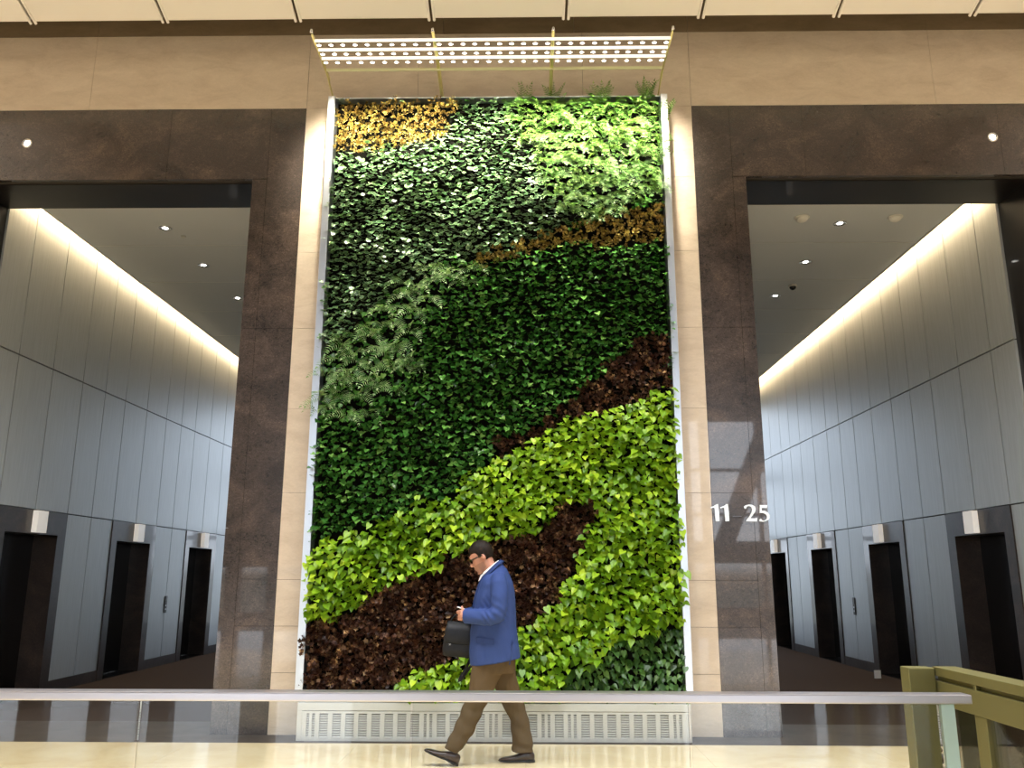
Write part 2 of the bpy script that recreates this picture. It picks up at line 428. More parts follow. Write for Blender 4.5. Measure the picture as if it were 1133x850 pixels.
bm = NB(); rs = [ring(bm, (0, 0, -.03 - .05 * math.sin(k / 6 * math.pi / 2)), (1, 0, 0), (0, 1, 0), .001 + .052 * math.cos(k / 6 * math.pi / 2), .001 + .052 * math.cos(k / 6 * math.pi / 2), 20) for k in range(7)]
skin_rings(bm, rs); obj('lens_dome', bm, mat('smoked_dome', (.01, .01, .012), .08), t, True)
bm = NB(); cyl(bm, (-4.55, 1.95, HC - .02), (-4.55, 1.95, HC + .02), .03, .035)
tag(obj('sprinkler_cover', bm, M['grille']), 'tiny grey sprinkler cover beside the nearest downlight of the left hall', 'sprinkler')
# recessed lights in the granite lintels
for x, w in ((-5.546, 'left'), (5.119, 'right')):
    t = thing('recessed_wall_light', f'small round recessed light in the dark granite lintel over the {w} opening', 'light', (x, -.0005, 6.16), 'recessed lintel lights')
    bm = NB(); n = 24
    R = [[bm.verts.new((r * math.cos(2 * math.pi * i / n), yy, r * math.sin(2 * math.pi * i / n))) for i in range(n)] for r, yy in ((.055, 0), (.055, -.006), (.043, -.008), (.036, -.001))]
    skin_rings(bm, R, False); obj('trim_ring', bm, M['mirror'], t, True)
    obj('lamp_face', cyl(NB(), (0, -.004, 0), (0, -.0001, 0), .030, .030, 20), M['down'], t)

# ------------------------------------------------------------------ floor numerals
DIG = {'1': [(145, 240), (195, 222), (235, 195), (258, 195), (265, 320), (265, 435), (210, 438), (206, 330), (203, 247), (185, 246), (150, 256)],
 '2': [(625, 255), (618, 232), (640, 212), (688, 200), (740, 205), (775, 228), (784, 265), (770, 310), (735, 352), (700, 393), (760, 398), (797, 390), (790, 440), (635, 438), (640, 425), (690, 365), (722, 310), (733, 268), (722, 235), (695, 222), (662, 228), (645, 262)],
 '5': [(845, 208), (950, 208), (945, 250), (870, 248), (868, 290), (910, 290), (950, 312), (975, 350), (970, 395), (935, 428), (880, 443), (825, 438), (828, 405), (850, 400), (870, 425), (900, 426), (930, 402), (936, 370), (922, 338), (890, 322), (850, 318), (835, 322)]}
sg = thing('floor_number_sign', 'silver numerals 11 - 25 on the dark granite pier right of the plant wall', 'sign', (2.122, 0, 2.08))
S_ = .169 / 243
def digit(ch, dx):
    bm = NB(); pts = [((q[0] + dx - 558) * S_ * 1.0, -(q[1] - 320) * S_) for q in DIG[ch]]
    f = bm.faces.new([bm.verts.new((a, -.004, b_)) for a, b_ in pts])
    r = bmesh.ops.extrude_face_region(bm, geom=[f]); vs = [e for e in r['geom'] if isinstance(e, bmesh.types.BMVert)]
    bmesh.ops.translate(bm, verts=vs, vec=(0, -.012, 0)); bmesh.ops.triangulate(bm, faces=bm.faces)
    o = obj('numeral', bm, M['numeral'], sg); return o
DIG['1'] = [(q[0] - 4, q[1]) for q in DIG['1']]
digit('1', 0); digit('1', 139); digit('2', 0); digit('5', 0)
o = obj('dash', box(NB(), (455 - 558) * S_, (580 - 558) * S_, -.012, -.004, -(372 - 320) * S_, -(362 - 320) * S_), mat('dull_dash', (.16, .16, .17), .4, .8), sg)

# ------------------------------------------------------------------ atrium ceiling panels sloping up from the wall
cp = [-5.446 - 1.4695 * k for k in (2, 1)] + [-5.446 + 1.4745 * k for k in range(9)] + [7.83]
SL = math.radians(15.6)
for i, (a, b_) in enumerate(zip(cp, cp[1:])):
    bm = NB(); g = .028
    def pt(u, w): return (-.35 - u * math.cos(SL) , 7.43 + u * math.sin(SL) + w)
    prof = [(0, .03), (.012, .008), (.04, 0), (2.3, 0), (2.3, .06), (0, .06)]
    A = [bm.verts.new((a + g, *pt(*q))) for q in prof]; B = [bm.verts.new((b_ - g, *pt(*q))) for q in prof]
    for k in range(6): bm.faces.new((A[k], A[(k + 1) % 6], B[(k + 1) % 6], B[k]))
    bm.faces.new(A[::-1]); bm.faces.new(B)
    # rounded rim tubes along both long edges
    for xx in (a + g, b_ - g): cyl(bm, (xx, *pt(-.012, .002)), (xx, *pt(2.3, .002)), .016, .016, 10)
    o = struct('ceiling_panel', bm, M['white_panel'])
bm = NB(); box(bm, -9.5, 9.5, -2.7, -2.45, 8.0, 8.5)
struct('trim_5', bm, M['white_panel'])
bm = NB()
for xx in [c for c in cp]: box(bm, xx - .1, xx + .1, -2.6, -.2, 8.25, 8.33)
struct('trim_6', bm, mat('ceiling_slot_dark', (.10, .08, .05), .7))
# roof over the slot next to the wall (keeps the top strip in shade)
struct('ceiling', box(NB(), -9.5, 9.5, -2.6, .3, 8.34, 8.5), M['white_panel'])

# ------------------------------------------------------------------ plant wall
GX0, GX1, GZ0, GZ1 = -2.145, 1.545, .335, 6.575
lw = thing('living_wall', 'tall planted green wall in a slim metal frame, sweeping bands of green, lime and bronze foliage', 'plant wall', (-.3, 0, 0))
def lwp(name, bm, mm, label=None, bevel=0):
    bmesh.ops.translate(bm, verts=bm.verts, vec=(.3, 0, 0)); o = obj(name, bm, mm, lw, bevel=bevel)
    if label: o['label'] = label
    return o
bm = NB(); box(bm, GX0, GX0 + .075, -.235, -.001, .33, GZ1); box(bm, GX1 - .07, GX1, -.235, -.001, .33, GZ1); box(bm, GX0 + .075, GX1 - .07, -.2, -.001, GZ1 - .012, GZ1)
lwp('frame', bm, M['frame'], 'silvery metal side frame', .003)
lwp('planting_felt', box(NB(), GX0 + .08, GX1 - .075, -.10, -.002, .34, GZ1 - .02), M['soil'])
lwp('back_rail', box(NB(), GX0 + .12, GX1 - .1, -.05, -.001, GZ1 + .001, GZ1 + .035), M['mirror'])

POLY = dict(
A=[(-2.09,6.56),(-0.761,6.555),(-0.767,6.327),(-0.862,6.188),(-1.082,6.05),(-1.479,6.01),(-1.699,5.937),(-2.076,5.908)],
C=[(-0.124,6.55),(1.50,6.536),(1.50,5.344),(1.129,5.335),(0.984,5.224),(0.699,5.124),(0.512,5.196),(0.325,5.381),(0.184,5.589),(0.089,5.851),(-0.055,6.064)],
D=[(1.50,5.302),(1.033,5.264),(0.652,5.124),(0.302,5.024),(0.095,4.915),(-0.205,4.806),(-0.495,4.747),(-0.531,4.618),(-0.382,4.608),(-0.027,4.765),(0.197,4.814),(0.413,4.853),(0.927,4.841),(1.50,4.898)],
H=[(-0.943,4.65),(-0.475,4.628),(-0.566,4.431),(-0.933,4.189),(-1.159,3.997),(-1.084,3.616),(-1.231,3.383),(-1.451,3.198),(-1.623,2.997),(-2.079,3.107),(-2.1,3.761),(-1.844,3.855),(-1.67,4.094),(-1.309,4.385)],
B=[(-2.09,6.566),(-0.124,6.55),(-0.055,6.064),(0.089,5.851),(0.184,5.589),(0.325,5.381),(0.559,5.175),(0.302,5.024),(0.095,4.915),(-0.205,4.806),(-0.495,4.707),(-0.943,4.63),(-1.31,4.405),(-1.671,4.114),(-1.844,3.874),(-2.1,3.713),(-2.1,5.037)],
F=[(1.47,3.884),(1.166,3.847),(0.988,3.668),(0.822,3.565),(0.61,3.333),(0.36,3.113),(0.149,2.959),(0.033,2.869),(-0.26,2.797),(-0.277,2.627),(-0.109,2.68),(0.033,2.729),(0.202,2.868),(0.462,2.995),(0.846,3.076),(1.2,3.24),(1.472,3.341)],
G=[(1.472,3.341),(1.2,3.24),(0.846,3.076),(0.462,2.995),(0.202,2.868),(0.033,2.734),(-0.109,2.68),(-0.321,2.565),(-0.593,2.45),(-0.721,2.222),(-1.063,2.204),(-1.208,2.074),(-1.371,1.996),(-1.577,1.901),(-2.09,1.781),(-2.088,1.079),(-2.02,1.095),(-1.797,1.071),(-1.64,1.17),(-1.424,1.32),(-1.245,1.345),(-1.188,1.445),(-0.906,1.521),(-0.702,1.639),(-0.445,1.783),(-0.099,1.86),(0.143,1.886),(0.345,2.153),(0.494,2.205),(0.658,2.153),(0.655,1.955),(0.514,1.81),(0.526,1.506),(0.38,1.431),(0.284,1.274),(0.139,1.109),(-0.031,1.019),(-0.183,0.889),(-0.519,0.791),(-0.769,0.702),(-1.002,0.598),(-1.182,0.486),(-1.177,0.353),(0.316,0.359),(0.403,0.611),(0.612,0.675),(0.732,0.787),(0.943,0.884),(1.138,0.949),(1.49,1.04),(1.5,3.341)],
L=[(1.50,1.04),(1.138,0.949),(0.943,0.884),(0.732,0.787),(0.612,0.675),(0.403,0.611),(0.275,0.359),(1.5,0.364)],
ALL=[(-2.09, .36), (1.5, .36), (1.5, 6.56), (-2.09, 6.56)])
def inside(P, poly):
    x, z = P[:, 0], P[:, 1]; c = np.zeros(len(P), bool); n = len(poly); j = n - 1
    for i in range(n):
        xi, zi = poly[i]; xj, zj_ = poly[j]
        if zi != zj_:
            c ^= ((zi > z) != (zj_ > z)) & (x < (xj - xi) * (z - zi) / (zj_ - zi) + xi)
        j = i
    return c
def wob(P, amp=.035):
    q = P.copy()
    q[:, 0] += amp * (np.sin(P[:, 1] * 23 + 1.3) + np.sin(P[:, 0] * 31 + P[:, 1] * 11)); q[:, 1] += amp * (np.sin(P[:, 0] * 27 + .4) + np.sin(P[:, 1] * 37 - P[:, 0] * 9))
    return q
def sample(keys, excl, sp):
    nx = int(3.6 / sp); nz = int(6.25 / sp)
    X, Z = np.meshgrid(np.arange(nx), np.arange(nz)); P = np.stack([X.ravel() * sp - 2.09, Z.ravel() * sp + .36], 1).astype(float)
    P[:, 0] += (np.round(P[:, 1] / sp) % 2) * sp / 2
    P += rng.uniform(-.55, .55, P.shape) * sp
    W = wob(P, .022); ok = np.zeros(len(P), bool)
    for k in keys: ok |= inside(W, POLY[k])
    for k in excl: ok &= ~inside(W, POLY[k])
    ok &= (P[:, 0] > -2.11) & (P[:, 0] < 1.51) & (P[:, 1] > .35) & (P[:, 1] < 6.56)
    return P[ok]
def unit(a): return a / np.maximum(np.linalg.norm(a, axis=-1, keepdims=True), 1e-9)
# leaf templates: verts (u, v, n), faces, rim weights
HEART = (np.array([(0, .02, 0), (-.30, -.10, .05), (-.50, .15, .10), (-.42, .50, .06), (-.17, .83, -.02), (0, 1.08, -.10), (.17, .83, -.02), (.42, .50, .06), (.50, .15, .10), (.30, -.10, .05), (0, .35, -.03), (0, .7, -.05)], float),
         [(0, 1, 2, 10), (10, 2, 3), (10, 3, 4, 11), (11, 4, 5), (11, 5, 6), (10, 11, 6, 7), (10, 7, 8), (0, 10, 8, 9)], np.array([0, 1, 1, 1, 1, 1, 1, 1, 1, 1, 0, 0], float))
ROUND = (np.array([(0, 0, 0), (-.34, .14, .05), (-.46, .5, .05), (-.27, .86, 0), (0, 1, -.06), (.27, .86, 0), (.46, .5, .05), (.34, .14, .05), (0, .5, -.05)], float),
         [(0, 1, 2, 8), (8, 2, 3, 4), (8, 4, 5, 6), (0, 8, 6, 7)], np.array([.4, 1, 1, 1, 1, 1, 1, 1, 0], float))
LOBE = (np.array([(0, 0, 0), (-.33, .12, .08), (-.30, .42, -.02), (-.55, .62, .06), (-.2, .78, 0), (0, 1.05, -.08), (.2, .78, 0), (.55, .62, .06), (.30, .42, -.02), (.33, .12, .08), (0, .5, -.1)], float),
        [(0, 1, 2, 10), (10, 2, 3, 4), (10, 4, 5), (10, 5, 6), (10, 6, 7, 8), (0, 10, 8, 9)], np.array([0, 1, 1, 1, 1, 1, 1, 1, 1, 1, 0], float))
def place(tmpl, pos, tdir, ndir, size, width=1.0):
    V, F, Rm = tmpl; K = len(V); n = len(pos)
    t = unit(tdir); nn = unit(ndir - (ndir * t).sum(1, keepdims=True) * t); u = np.cross(nn, t)
    s = size[:, None, None]; w = np.broadcast_to(np.asarray(width, float), (n,))[:, None, None]
    P = pos[:, None, :] + s * (V[None, :, 0:1] * w * u[:, None, :] + V[None, :, 1:2] * t[:, None, :] + V[None, :, 2:3] * nn[:, None, :])
    return P.reshape(-1, 3), F, K, n, np.tile(Rm, n)
def build_leaves(name, chunks, m, label):
    vs = []; lv = []; ls = []; rim = []; off = 0
    for P, F, K, n, Rm in chunks:
        fl = np.concatenate([np.array(f) for f in F]); ln = np.array([len(f) for f in F])
        lv.append((fl[None, :] + (np.arange(n) * K)[:, None] + off).ravel()); ls.append(np.tile(ln, n)); vs.append(P); rim.append(Rm); off += n * K
    vs = np.concatenate(vs); vs[:, 0] += .3; lv = np.concatenate(lv); ls = np.concatenate(ls)
    vs[:, 1] = np.minimum(vs[:, 1], -.012)
    me = bpy.data.meshes.new(name); me.vertices.add(len(vs)); me.vertices.foreach_set('co', vs.ravel())
    me.loops.add(len(lv)); me.loops.foreach_set('vertex_index', lv.astype(np.int32))
    me.polygons.add(len(ls)); st = np.concatenate([[0], np.cumsum(ls)[:-1]]); me.polygons.foreach_set('loop_start', st.astype(np.int32)); me.polygons.foreach_set('loop_total', ls.astype(np.int32))
    me.polygons.foreach_set('use_smooth', np.ones(len(ls), bool))
    at = me.attributes.new('rim', 'FLOAT', 'POINT'); at.data.foreach_set('value', np.concatenate(rim))
    me.update(); me.validate()
    o = link(name, me, m, lw); o['label'] = label
    return o
def bumps(P, f=2.6, ph=0):   # uneven clumps: how far the planting bulges out
    return .5 + .5 * np.sin(P[:, 0] * f * 2.1 + ph + 1.7 * np.sin(P[:, 1] * f)) * np.sin(P[:, 1] * f * 1.9 + ph * 2 + 1.3 * np.sin(P[:, 0] * f * .8))
def drift(P, n=1.0, down=(.35, 1.0), out=(.3, 1.0), sx=.55, size=(.07, .10), depth=(.10, .26), tmpl=HEART, up=.75, width=1.0, ph=0):
    k = len(P); d = rng.uniform(*depth, k) * (.75 + .45 * bumps(P, 2.6, ph))
    pos = np.stack([P[:, 0], -d - .04, P[:, 1]], 1)
    t = np.stack([rng.normal(0, sx, k), -rng.uniform(*out, k), -rng.uniform(*down, k)], 1)
    nrm = np.stack([rng.normal(0, .35, k), -np.ones(k), up + rng.normal(0, .35, k)], 1)
    # near the frame, lean outward a little
    return place(tmpl, pos, t, nrm, rng.uniform(*size, k), width)
def clumps(P, leaves=9, size=(.03, .048), depth=(.11, .22), tmpl=LOBE, ph=0, spread=.028, upb=.35):
    k = len(P); d = rng.uniform(*depth, k) * (.7 + .5 * bumps(P, 3.3, ph)); C = np.stack([P[:, 0], -d - .03, P[:, 1]], 1)
    C = np.repeat(C, leaves, 0); a = rng.uniform(0, 2 * np.pi, len(C)); q = rng.uniform(.2, 1, len(C))
    t = np.stack([np.cos(a) * q, -.55 - .5 * (1 - q), np.sin(a) * q], 1)
    pos = C + t * np.array([spread, .02, spread]) * rng.uniform(.3, 1, (len(C), 1))
    nrm = np.stack([rng.normal(0, .4, len(C)), -np.ones(len(C)), upb + rng.normal(0, .4, len(C))], 1)
    return place(tmpl, pos, t, nrm, rng.uniform(*size, len(C)))
def fern(P, fronds=8, length=(.2, .34), depth=.12, arch=1.5, rise=.15):
    PIN = (np.array([(0, -.10, 0), (-.16, .25, .03), (-.10, .70, .02), (0, 1, -.04), (.12, .70, .02), (.20, .25, .03), (0, .4, -.02)], float), [(0, 1, 6), (6, 1, 2), (6, 2, 3), (6, 3, 4), (6, 4, 5), (0, 6, 5)], np.array([0, 1, 1, 1, 1, 1, 0], float))
    pos = []; td = []; nd = []; sz = []; wd = []
    for (x, z) in P:
        dd = depth + rng.uniform(0, .08)
        for q in range(fronds):
            a = (q + rng.uniform(.1, .9)) / fronds * np.pi; Ln = rng.uniform(*length)
            d0 = np.array([math.cos(a) * .9, -.8, rise + .35 * math.sin(a) + rng.uniform(-.5, .3)]); d0 /= np.linalg.norm(d0)
            p = np.array([x, -dd, z]); nseg = 9; step = Ln / nseg; d = d0.copy(); tw = rng.normal(0, .25)
            for i in range(nseg):
                d = d + np.array([0, 0, -arch / nseg * (.5 + i / nseg)]); d /= np.linalg.norm(d); p = p + d * step
                side = np.cross(d, np.array([tw, -.9, .55])); side /= np.linalg.norm(side) + 1e-9; nrm = np.cross(side, d)
                if nrm[2] - nrm[1] < 0: nrm = -nrm
                w = (1 - (i / nseg) ** 1.3 * .86) * min(1, .6 + i * .3) * Ln * .33
                for s in (-1, 1):
                    pos.append(p.copy()); td.append(side * s + d * .55); nd.append(nrm + np.array([0, 0, .1 * s])); sz.append(w); wd.append(1.55 * step / w * .62 if w > step else 1.0)
            pos.append(p.copy()); td.append(d); nd.append(nrm); sz.append(step * 1.4); wd.append(1.0)
    return [place(PIN, np.array(pos), np.array(td), np.array(nd), np.array(sz), np.array(wd))]

green_var = leaf_mat('variegated_small_leaf', [(0, (.016, .055, .018)), (.6, (.028, .085, .028)), (1, (.06, .14, .055))], .3, .12, (.1, .3, .04), rim=(.20, .31, .13))
green_mid = leaf_mat('dark_heart_leaf', [(0, (.016, .065, .010)), (.5, (.038, .13, .020)), (.85, (.09, .25, .04)), (1, (.24, .44, .10))], .24, .12, (.1, .35, .03))
lime = leaf_mat('lime_heart_leaf', [(0, (.10, .22, .010)), (.4, (.20, .38, .014)), (.8, (.36, .56, .022)), (1, (.52, .68, .04))], .35, .30, (.45, .65, .02),
                patch=(2.2, [(.35, (.55, .68, .6)), (.6, (1, 1, 1))]))
bronze = leaf_mat('bronze_leaf', [(0, (.022, .010, .007)), (.5, (.060, .026, .016)), (.85, (.13, .065, .035)), (1, (.36, .24, .12))], .42, .12, (.3, .06, .02),
                  patch=(7, [(.35, (.6, .5, .5)), (.55, (1, 1, 1)), (.66, (2.6, 2.6, 2.3))]))
gold = leaf_mat('golden_bronze_leaf', [(0, (.12, .07, .015)), (.5, (.34, .24, .05)), (1, (.62, .52, .17))], .4, .15, (.5, .3, .05),
                patch=(5, [(.35, (.6, .5, .45)), (.6, (1.15, 1.15, 1.05))]))
fernm = leaf_mat('fern_frond', [(0, (.03, .10, .015)), (.5, (.085, .22, .03)), (.85, (.18, .34, .06)), (1, (.36, .46, .16))], .38, .25, (.3, .5, .05))
fernd = leaf_mat('shade_fern_frond', [(0, (.08, .18, .045)), (.6, (.17, .32, .09)), (1, (.40, .52, .24))], .38, .2, (.25, .45, .08))

P = sample('B', 'ACDH', .040); P2 = sample('B', 'ACDH', .05)
build_leaves('small_variegated_foliage', [drift(P, size=(.036, .056), tmpl=ROUND, sx=.8, out=(.3, 1.1), down=(-.1, 1), depth=(.10, .22), up=1.0, width=1.25), drift(P2, size=(.035, .055), tmpl=ROUND, sx=.9, depth=(.05, .10), down=(-.3, 1))],
             green_var, 'small pale-edged green leaves, upper left of the plant wall')
P = sample(['ALL'], 'ABCDFGHL', .045); P2 = sample(['ALL'], 'ABCDFGHL', .055)
jl = lambda P: P[~inside(P, [(-2.2, 1.78), (-1.2, 2.07), (-.72, 2.2), (-.59, 2.45), (.03, 2.72), (.0, 2.86), (-.3, 2.79), (-.3, 2.4), (.7, 2.3), (.7, .3), (-2.2, .3)])]
P = jl(P); P2 = jl(P2)
P = P[~inside(P, [(-.3, 2.45), (1.6, 3.3), (1.6, .3), (-.3, .3)])]; P2 = P2[~inside(P2, [(-.3, 2.45), (1.6, 3.3), (1.6, .3), (-.3, .3)])]
build_leaves('dark_green_foliage', [drift(P, size=(.052, .076), sx=.4, down=(.0, .75), out=(.6, 1.2), depth=(.12, .25), up=1.5, width=.9), drift(P2, size=(.05, .07), depth=(.05, .12), width=.85)],
             green_mid, 'glossy dark green heart-shaped leaves across the middle')
P = sample('G', 'L', .045); P2 = sample('G', 'L', .055)
build_leaves('lime_green_foliage', [drift(P, size=(.052, .088), sx=.5, down=(.1, 1.0), out=(.4, 1.1), depth=(.13, .31), up=1.1, width=.85), drift(P2, size=(.06, .08), depth=(.06, .14), width=.9)],
             lime, 'bright lime heart-shaped leaves in the lower bands')
P = sample('L', '', .045)
build_leaves('dull_green_foliage', [drift(P, size=(.05, .075), sx=.35, down=(.4, 1), depth=(.08, .22), width=.8), drift(sample('L', '', .06), size=(.05, .06), depth=(.04, .1))],
             leaf_mat('dull_green_leaf', [(0, (.02, .06, .012)), (.7, (.05, .13, .025)), (1, (.12, .22, .05))], .35, .15), 'dull dark green leaves in the bottom right corner')
# bronze patches
def in_bronze(P): return P[inside(wob(P, .02), [(-2.12, 1.09), (-1.797, 1.071), (-1.64, 1.17), (-1.424, 1.32), (-1.245, 1.345), (-1.188, 1.445), (-.906, 1.521), (-.702, 1.639), (-.445, 1.783), (-.099, 1.86), (.143, 1.886), (.345, 2.153), (.494, 2.205), (.658, 2.153), (.655, 1.955), (.514, 1.81), (.526, 1.506), (.38, 1.431), (.284, 1.274), (.139, 1.109), (-.031, 1.019), (-.183, .889), (-.519, .791), (-.769, .702), (-1.002, .598), (-1.182, .486), (-1.177, .353), (-2.12, .353)])]
P = in_bronze(sample(['ALL'], '', .062))
build_leaves('bronze_foliage', [clumps(P, 11, (.035, .055), spread=.04), clumps(in_bronze(sample(['ALL'], '', .075)), 7, (.035, .05), depth=(.04, .12), spread=.05)], bronze, 'dark reddish brown ruffled leaves in the lower left patch')
P = sample('F', '', .06)
build_leaves('brown_band_foliage', [clumps(P, 11, (.03, .046), spread=.035, depth=(.08, .18))], bronze, 'dark brown small leaves in the diagonal band at right')
build_leaves('tan_band_foliage', [clumps(sample('D', '', .052), 11, (.022, .036), spread=.03, depth=(.08, .18))], gold, 'tan brown small leaves in the upper right band')
build_leaves('golden_foliage', [clumps(sample('A', '', .046), 11, (.018, .030), spread=.028, depth=(.09, .20))], gold, 'golden brown tiny leaves in the top left corner')
P = sample('C', 'D', .115)
Pt = np.array([(.31, 6.52), (.78, 6.52), (.86, 6.5), (1.33, 6.53), (.0, 6.5), (1.5, 6.3), (1.47, 5.75), (1.3, 6.52)])
build_leaves('bright_fern_foliage', fern(P, 5, (.15, .26)) + fern(Pt, 8, (.16, .24), arch=.3, rise=1.3) + [drift(sample('C', 'D', .05), size=(.04, .06), depth=(.04, .10), tmpl=LOBE)], fernm, 'bright feathery fern fronds in the top right patch')
P = sample('H', '', .15)
build_leaves('fern_undergrowth', [drift(sample('H', '', .05), size=(.045, .065), depth=(.05, .13), tmpl=HEART)], green_mid, 'dark leaves between the fern fronds at the left edge')
build_leaves('shade_fern_foliage', fern(P, 4, (.17, .28)), fernd, 'drooping fern fronds at the left edge, mid height')
Px = np.array([(.55, .40), (.95, .38), (1.3, .42)])
build_leaves('trailing_fern_foliage', fern(Px, 6, (.13, .20), arch=2.2, rise=-.4), fernm, 'small fern fronds trailing over the base at bottom right')

# ------------------------------------------------------------------ ventilation grille base
gr = thing('ventilation_grille', 'low pale metal air grille with louvred cells along the foot of the plant wall', 'grille', (-.29, 0, 0))
bm = NB(); gx0, gx1, gy = -2.095, 1.505, -.285
T = lambda b_: (bmesh.ops.translate(b_, verts=b_.verts, vec=(.29, 0, 0)), b_)[1]
box(bm, gx0, gx1, gy, -.002, .262, .329)
box(bm, gx0, gx0 + .045, gy, -.002, .0, .262); box(bm, gx1 - .045, gx1, gy, -.002, 0, .262)
obj('housing', T(bm), M['grille'], gr, bevel=.002)
pitch = (gx1 - gx0 - .13) / 29
bm = NB(); box(bm, gx0 + .045, gx1 - .045, gy + .004, gy + .018, .236, .258); box(bm, gx0 + .045, gx1 - .045, gy + .004, gy + .018, .0, .03)
for k in range(30):
    xx = gx0 + .065 + k * pitch - .02; box(bm, xx, xx + .04, gy + .004, gy + .018, .03, .236)
obj('face_frame', T(bm), M['grille'], gr)
for k in range(29):
    bm = NB(); xa = gx0 + .065 + k * pitch + .02; xb = xa + pitch - .04
    for j in range(10):
        z0 = .035 + j * .0202
        v = [(xa, gy + .006, z0), (xb, gy + .006, z0), (xb, gy + .02, z0 + .012), (xa, gy + .02, z0 + .012)]
        A = [bm.verts.new(q) for q in v]; B = [bm.verts.new((q[0], q[1] + .001, q[2] - .004)) for q in v]
        bm.faces.new(A); bm.faces.new(B[::-1])
        for i in range(4): bm.faces.new((A[i], A[(i + 1) % 4], B[(i + 1) % 4], B[i]))
    if k in (0, 9, 14, 18, 20, 28): box(bm, (xa + xb) / 2 - .012, (xa + xb) / 2 + .012, gy + .004, gy + .018, .03, .236)
    obj('louvre', T(bm), M['grille'], gr)
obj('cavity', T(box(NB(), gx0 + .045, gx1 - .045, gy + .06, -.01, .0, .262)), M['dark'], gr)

# ------------------------------------------------------------------ grow-light canopy
gl = thing('grow_light_canopy', 'rack of white light bars with small spot lamps cantilevered above the plant wall', 'light fixture', (-.3, 0, 6.7))
def Tg(b_): bmesh.ops.translate(b_, verts=b_.verts, vec=(.3, 0, -6.7)); return b_
SX = (-2.124, -.915, .284, 1.467)
for x in SX:
    bm = NB(); edge = x in (SX[0], SX[3])
    if edge: box(bm, x - .006, x + .006, -1.08, -.30, 6.715, 6.755); 
    tube(bm, [(x, -1.10, 6.745), (x, -.80, 6.745), (x, -.5, 6.735), (x, -.05, 6.62), (x, -.002, 6.60)], [.015, .019, .021, .020, .019] if not edge else [.009] * 5, 10)
    arm = obj('bracket_arm', Tg(bm), M['arm'], gl, True)
    obj('end_cap', Tg(cyl(NB(), (x, -1.10, 6.735), (x, -1.10, 6.775), .016, .012, 12)), M['mirror'], arm, True)
for y, mm in ((-1.0, 'bar'), (-.85, 'bar'), (-.705, 'bar'), (-.50, 'bar2')):
    br = obj('light_bar' if mm == 'bar' else 'rear_bar', Tg(box(NB(), SX[0] + .01, SX[3] - .01, y - .006, y + .006, 6.70, 6.732)), M[mm], gl, bevel=.003)
    if mm == 'bar2': continue
    xs = []
    for s in range(3):
        a, b_ = SX[s], SX[s + 1]
        xs += [a + .055 + (b_ - a - .11) / 9 * i for i in range(10)]
    for x in xs:
        j = random.uniform(-.004, .004)
        bm = NB(); cyl(bm, (x + j, y, 6.702), (x + j, y, 6.684), .0045, .0045, 8)
        cyl(bm, (x + j, y, 6.686), (x + j, y + .005, 6.668), .006, .023, 12)
        lm = obj('spot_lamp_head', Tg(bm), M['lampbody'], br)
        obj('lens', Tg(cyl(NB(), (x + j, y + .005, 6.6685), (x + j, y + .0065, 6.664), .0225, .019, 12)), M['lamp'], lm)
GROW = 230
for y, tilt in ((-1.0, 57), (-.85, 44), (-.705, 30)):
    for s in range(3):
        a, b_ = SX[s], SX[s + 1]
        for q in range(3):
            xx = a + (b_ - a) * (q + .5) / 3
            la = bpy.data.lights.new('grow_spot', 'SPOT'); la.energy = GROW; la.spot_size = math.radians(62); la.spot_blend = .9; la.shadow_soft_size = .05; la.color = (1, .94, .76)
            lo = bpy.data.objects.new('grow_lamp', la); COL.objects.link(lo); lo.parent = gl; lo.location = (xx + .3, y, -.065)
            lo.rotation_euler = (math.radians(tilt), 0, math.radians(random.uniform(-10, 10)))

# ------------------------------------------------------------------ glass balustrade
YB = -5.54
gb = thing('glass_balustrade', 'frameless glass balustrade with a flat satin steel top rail crossing the foreground', 'railing', (-.3, YB, 0))
def Tb(b_): bmesh.ops.translate(b_, verts=b_.verts, vec=(.3, -YB, 0)); return b_
obj('top_rail', Tb(box(NB(), -4.0, 1.413, -5.575, -5.505, 1.072, 1.1)), M['rail'], gb, bevel=.004)
gx = [-3.92, -3.03, -2.141, -1.253, -.368, .525, 1.32]
for a, b_ in zip(gx, gx[1:]):
    obj('glass_pane', Tb(box(NB(), a + .004, b_ - .004, YB - .006, YB + .006, .02, 1.072)), M['glass'], gb)
obj('glass_end_strip', Tb(box(NB(), 1.324, 1.366, YB - .008, YB + .008, .02, 1.072)), M['glass_edge'], gb)['label'] = 'pale green glass edge at the right end'
obj('floor_shoe', Tb(box(NB(), -3.95, 1.40, YB - .05, YB + .05, 0, .12)), M['steel'], gb)

# olive metal balustrade running towards the viewer
ob = thing('metal_balustrade', 'olive bronze metal balustrade with a slotted top beam, right of the glass railing end', 'railing', (1.7, -6, 0))
def To(b_): bmesh.ops.translate(b_, verts=b_.verts, vec=(-1.7, 6, 0)); return b_
bm = NB(); x0, x1 = 1.665, 1.76
box(bm, x0, x1, -8.0, -4.77, 1.0735, 1.108); box(bm, x0 + .02, x1 - .02, -8.0, -4.77, 1.055, 1.0735); box(bm, x0, x1, -8.0, -4.77, .965, 1.055)
for k in range(8): box(bm, x0 + .002, x1, -5.09 - k * .42 - .01, -5.09 - k * .42 + .01, 1.055, 1.0735)
obj('top_beam', To(bm), M['olive'], ob, bevel=.002)
bm = NB(); box(bm, 1.555, 1.662, -4.80, -4.72, 0, 1.104)
obj('end_post', To(bm), M['olive'], ob, bevel=.004)
for k in range(7):
    y = -5.10 - .42 * k
    obj('post', To(box(NB(), x0 + .005, x0 + .05, y - .04, y + .04, 0, .965)), M['olive'], ob, bevel=.003)
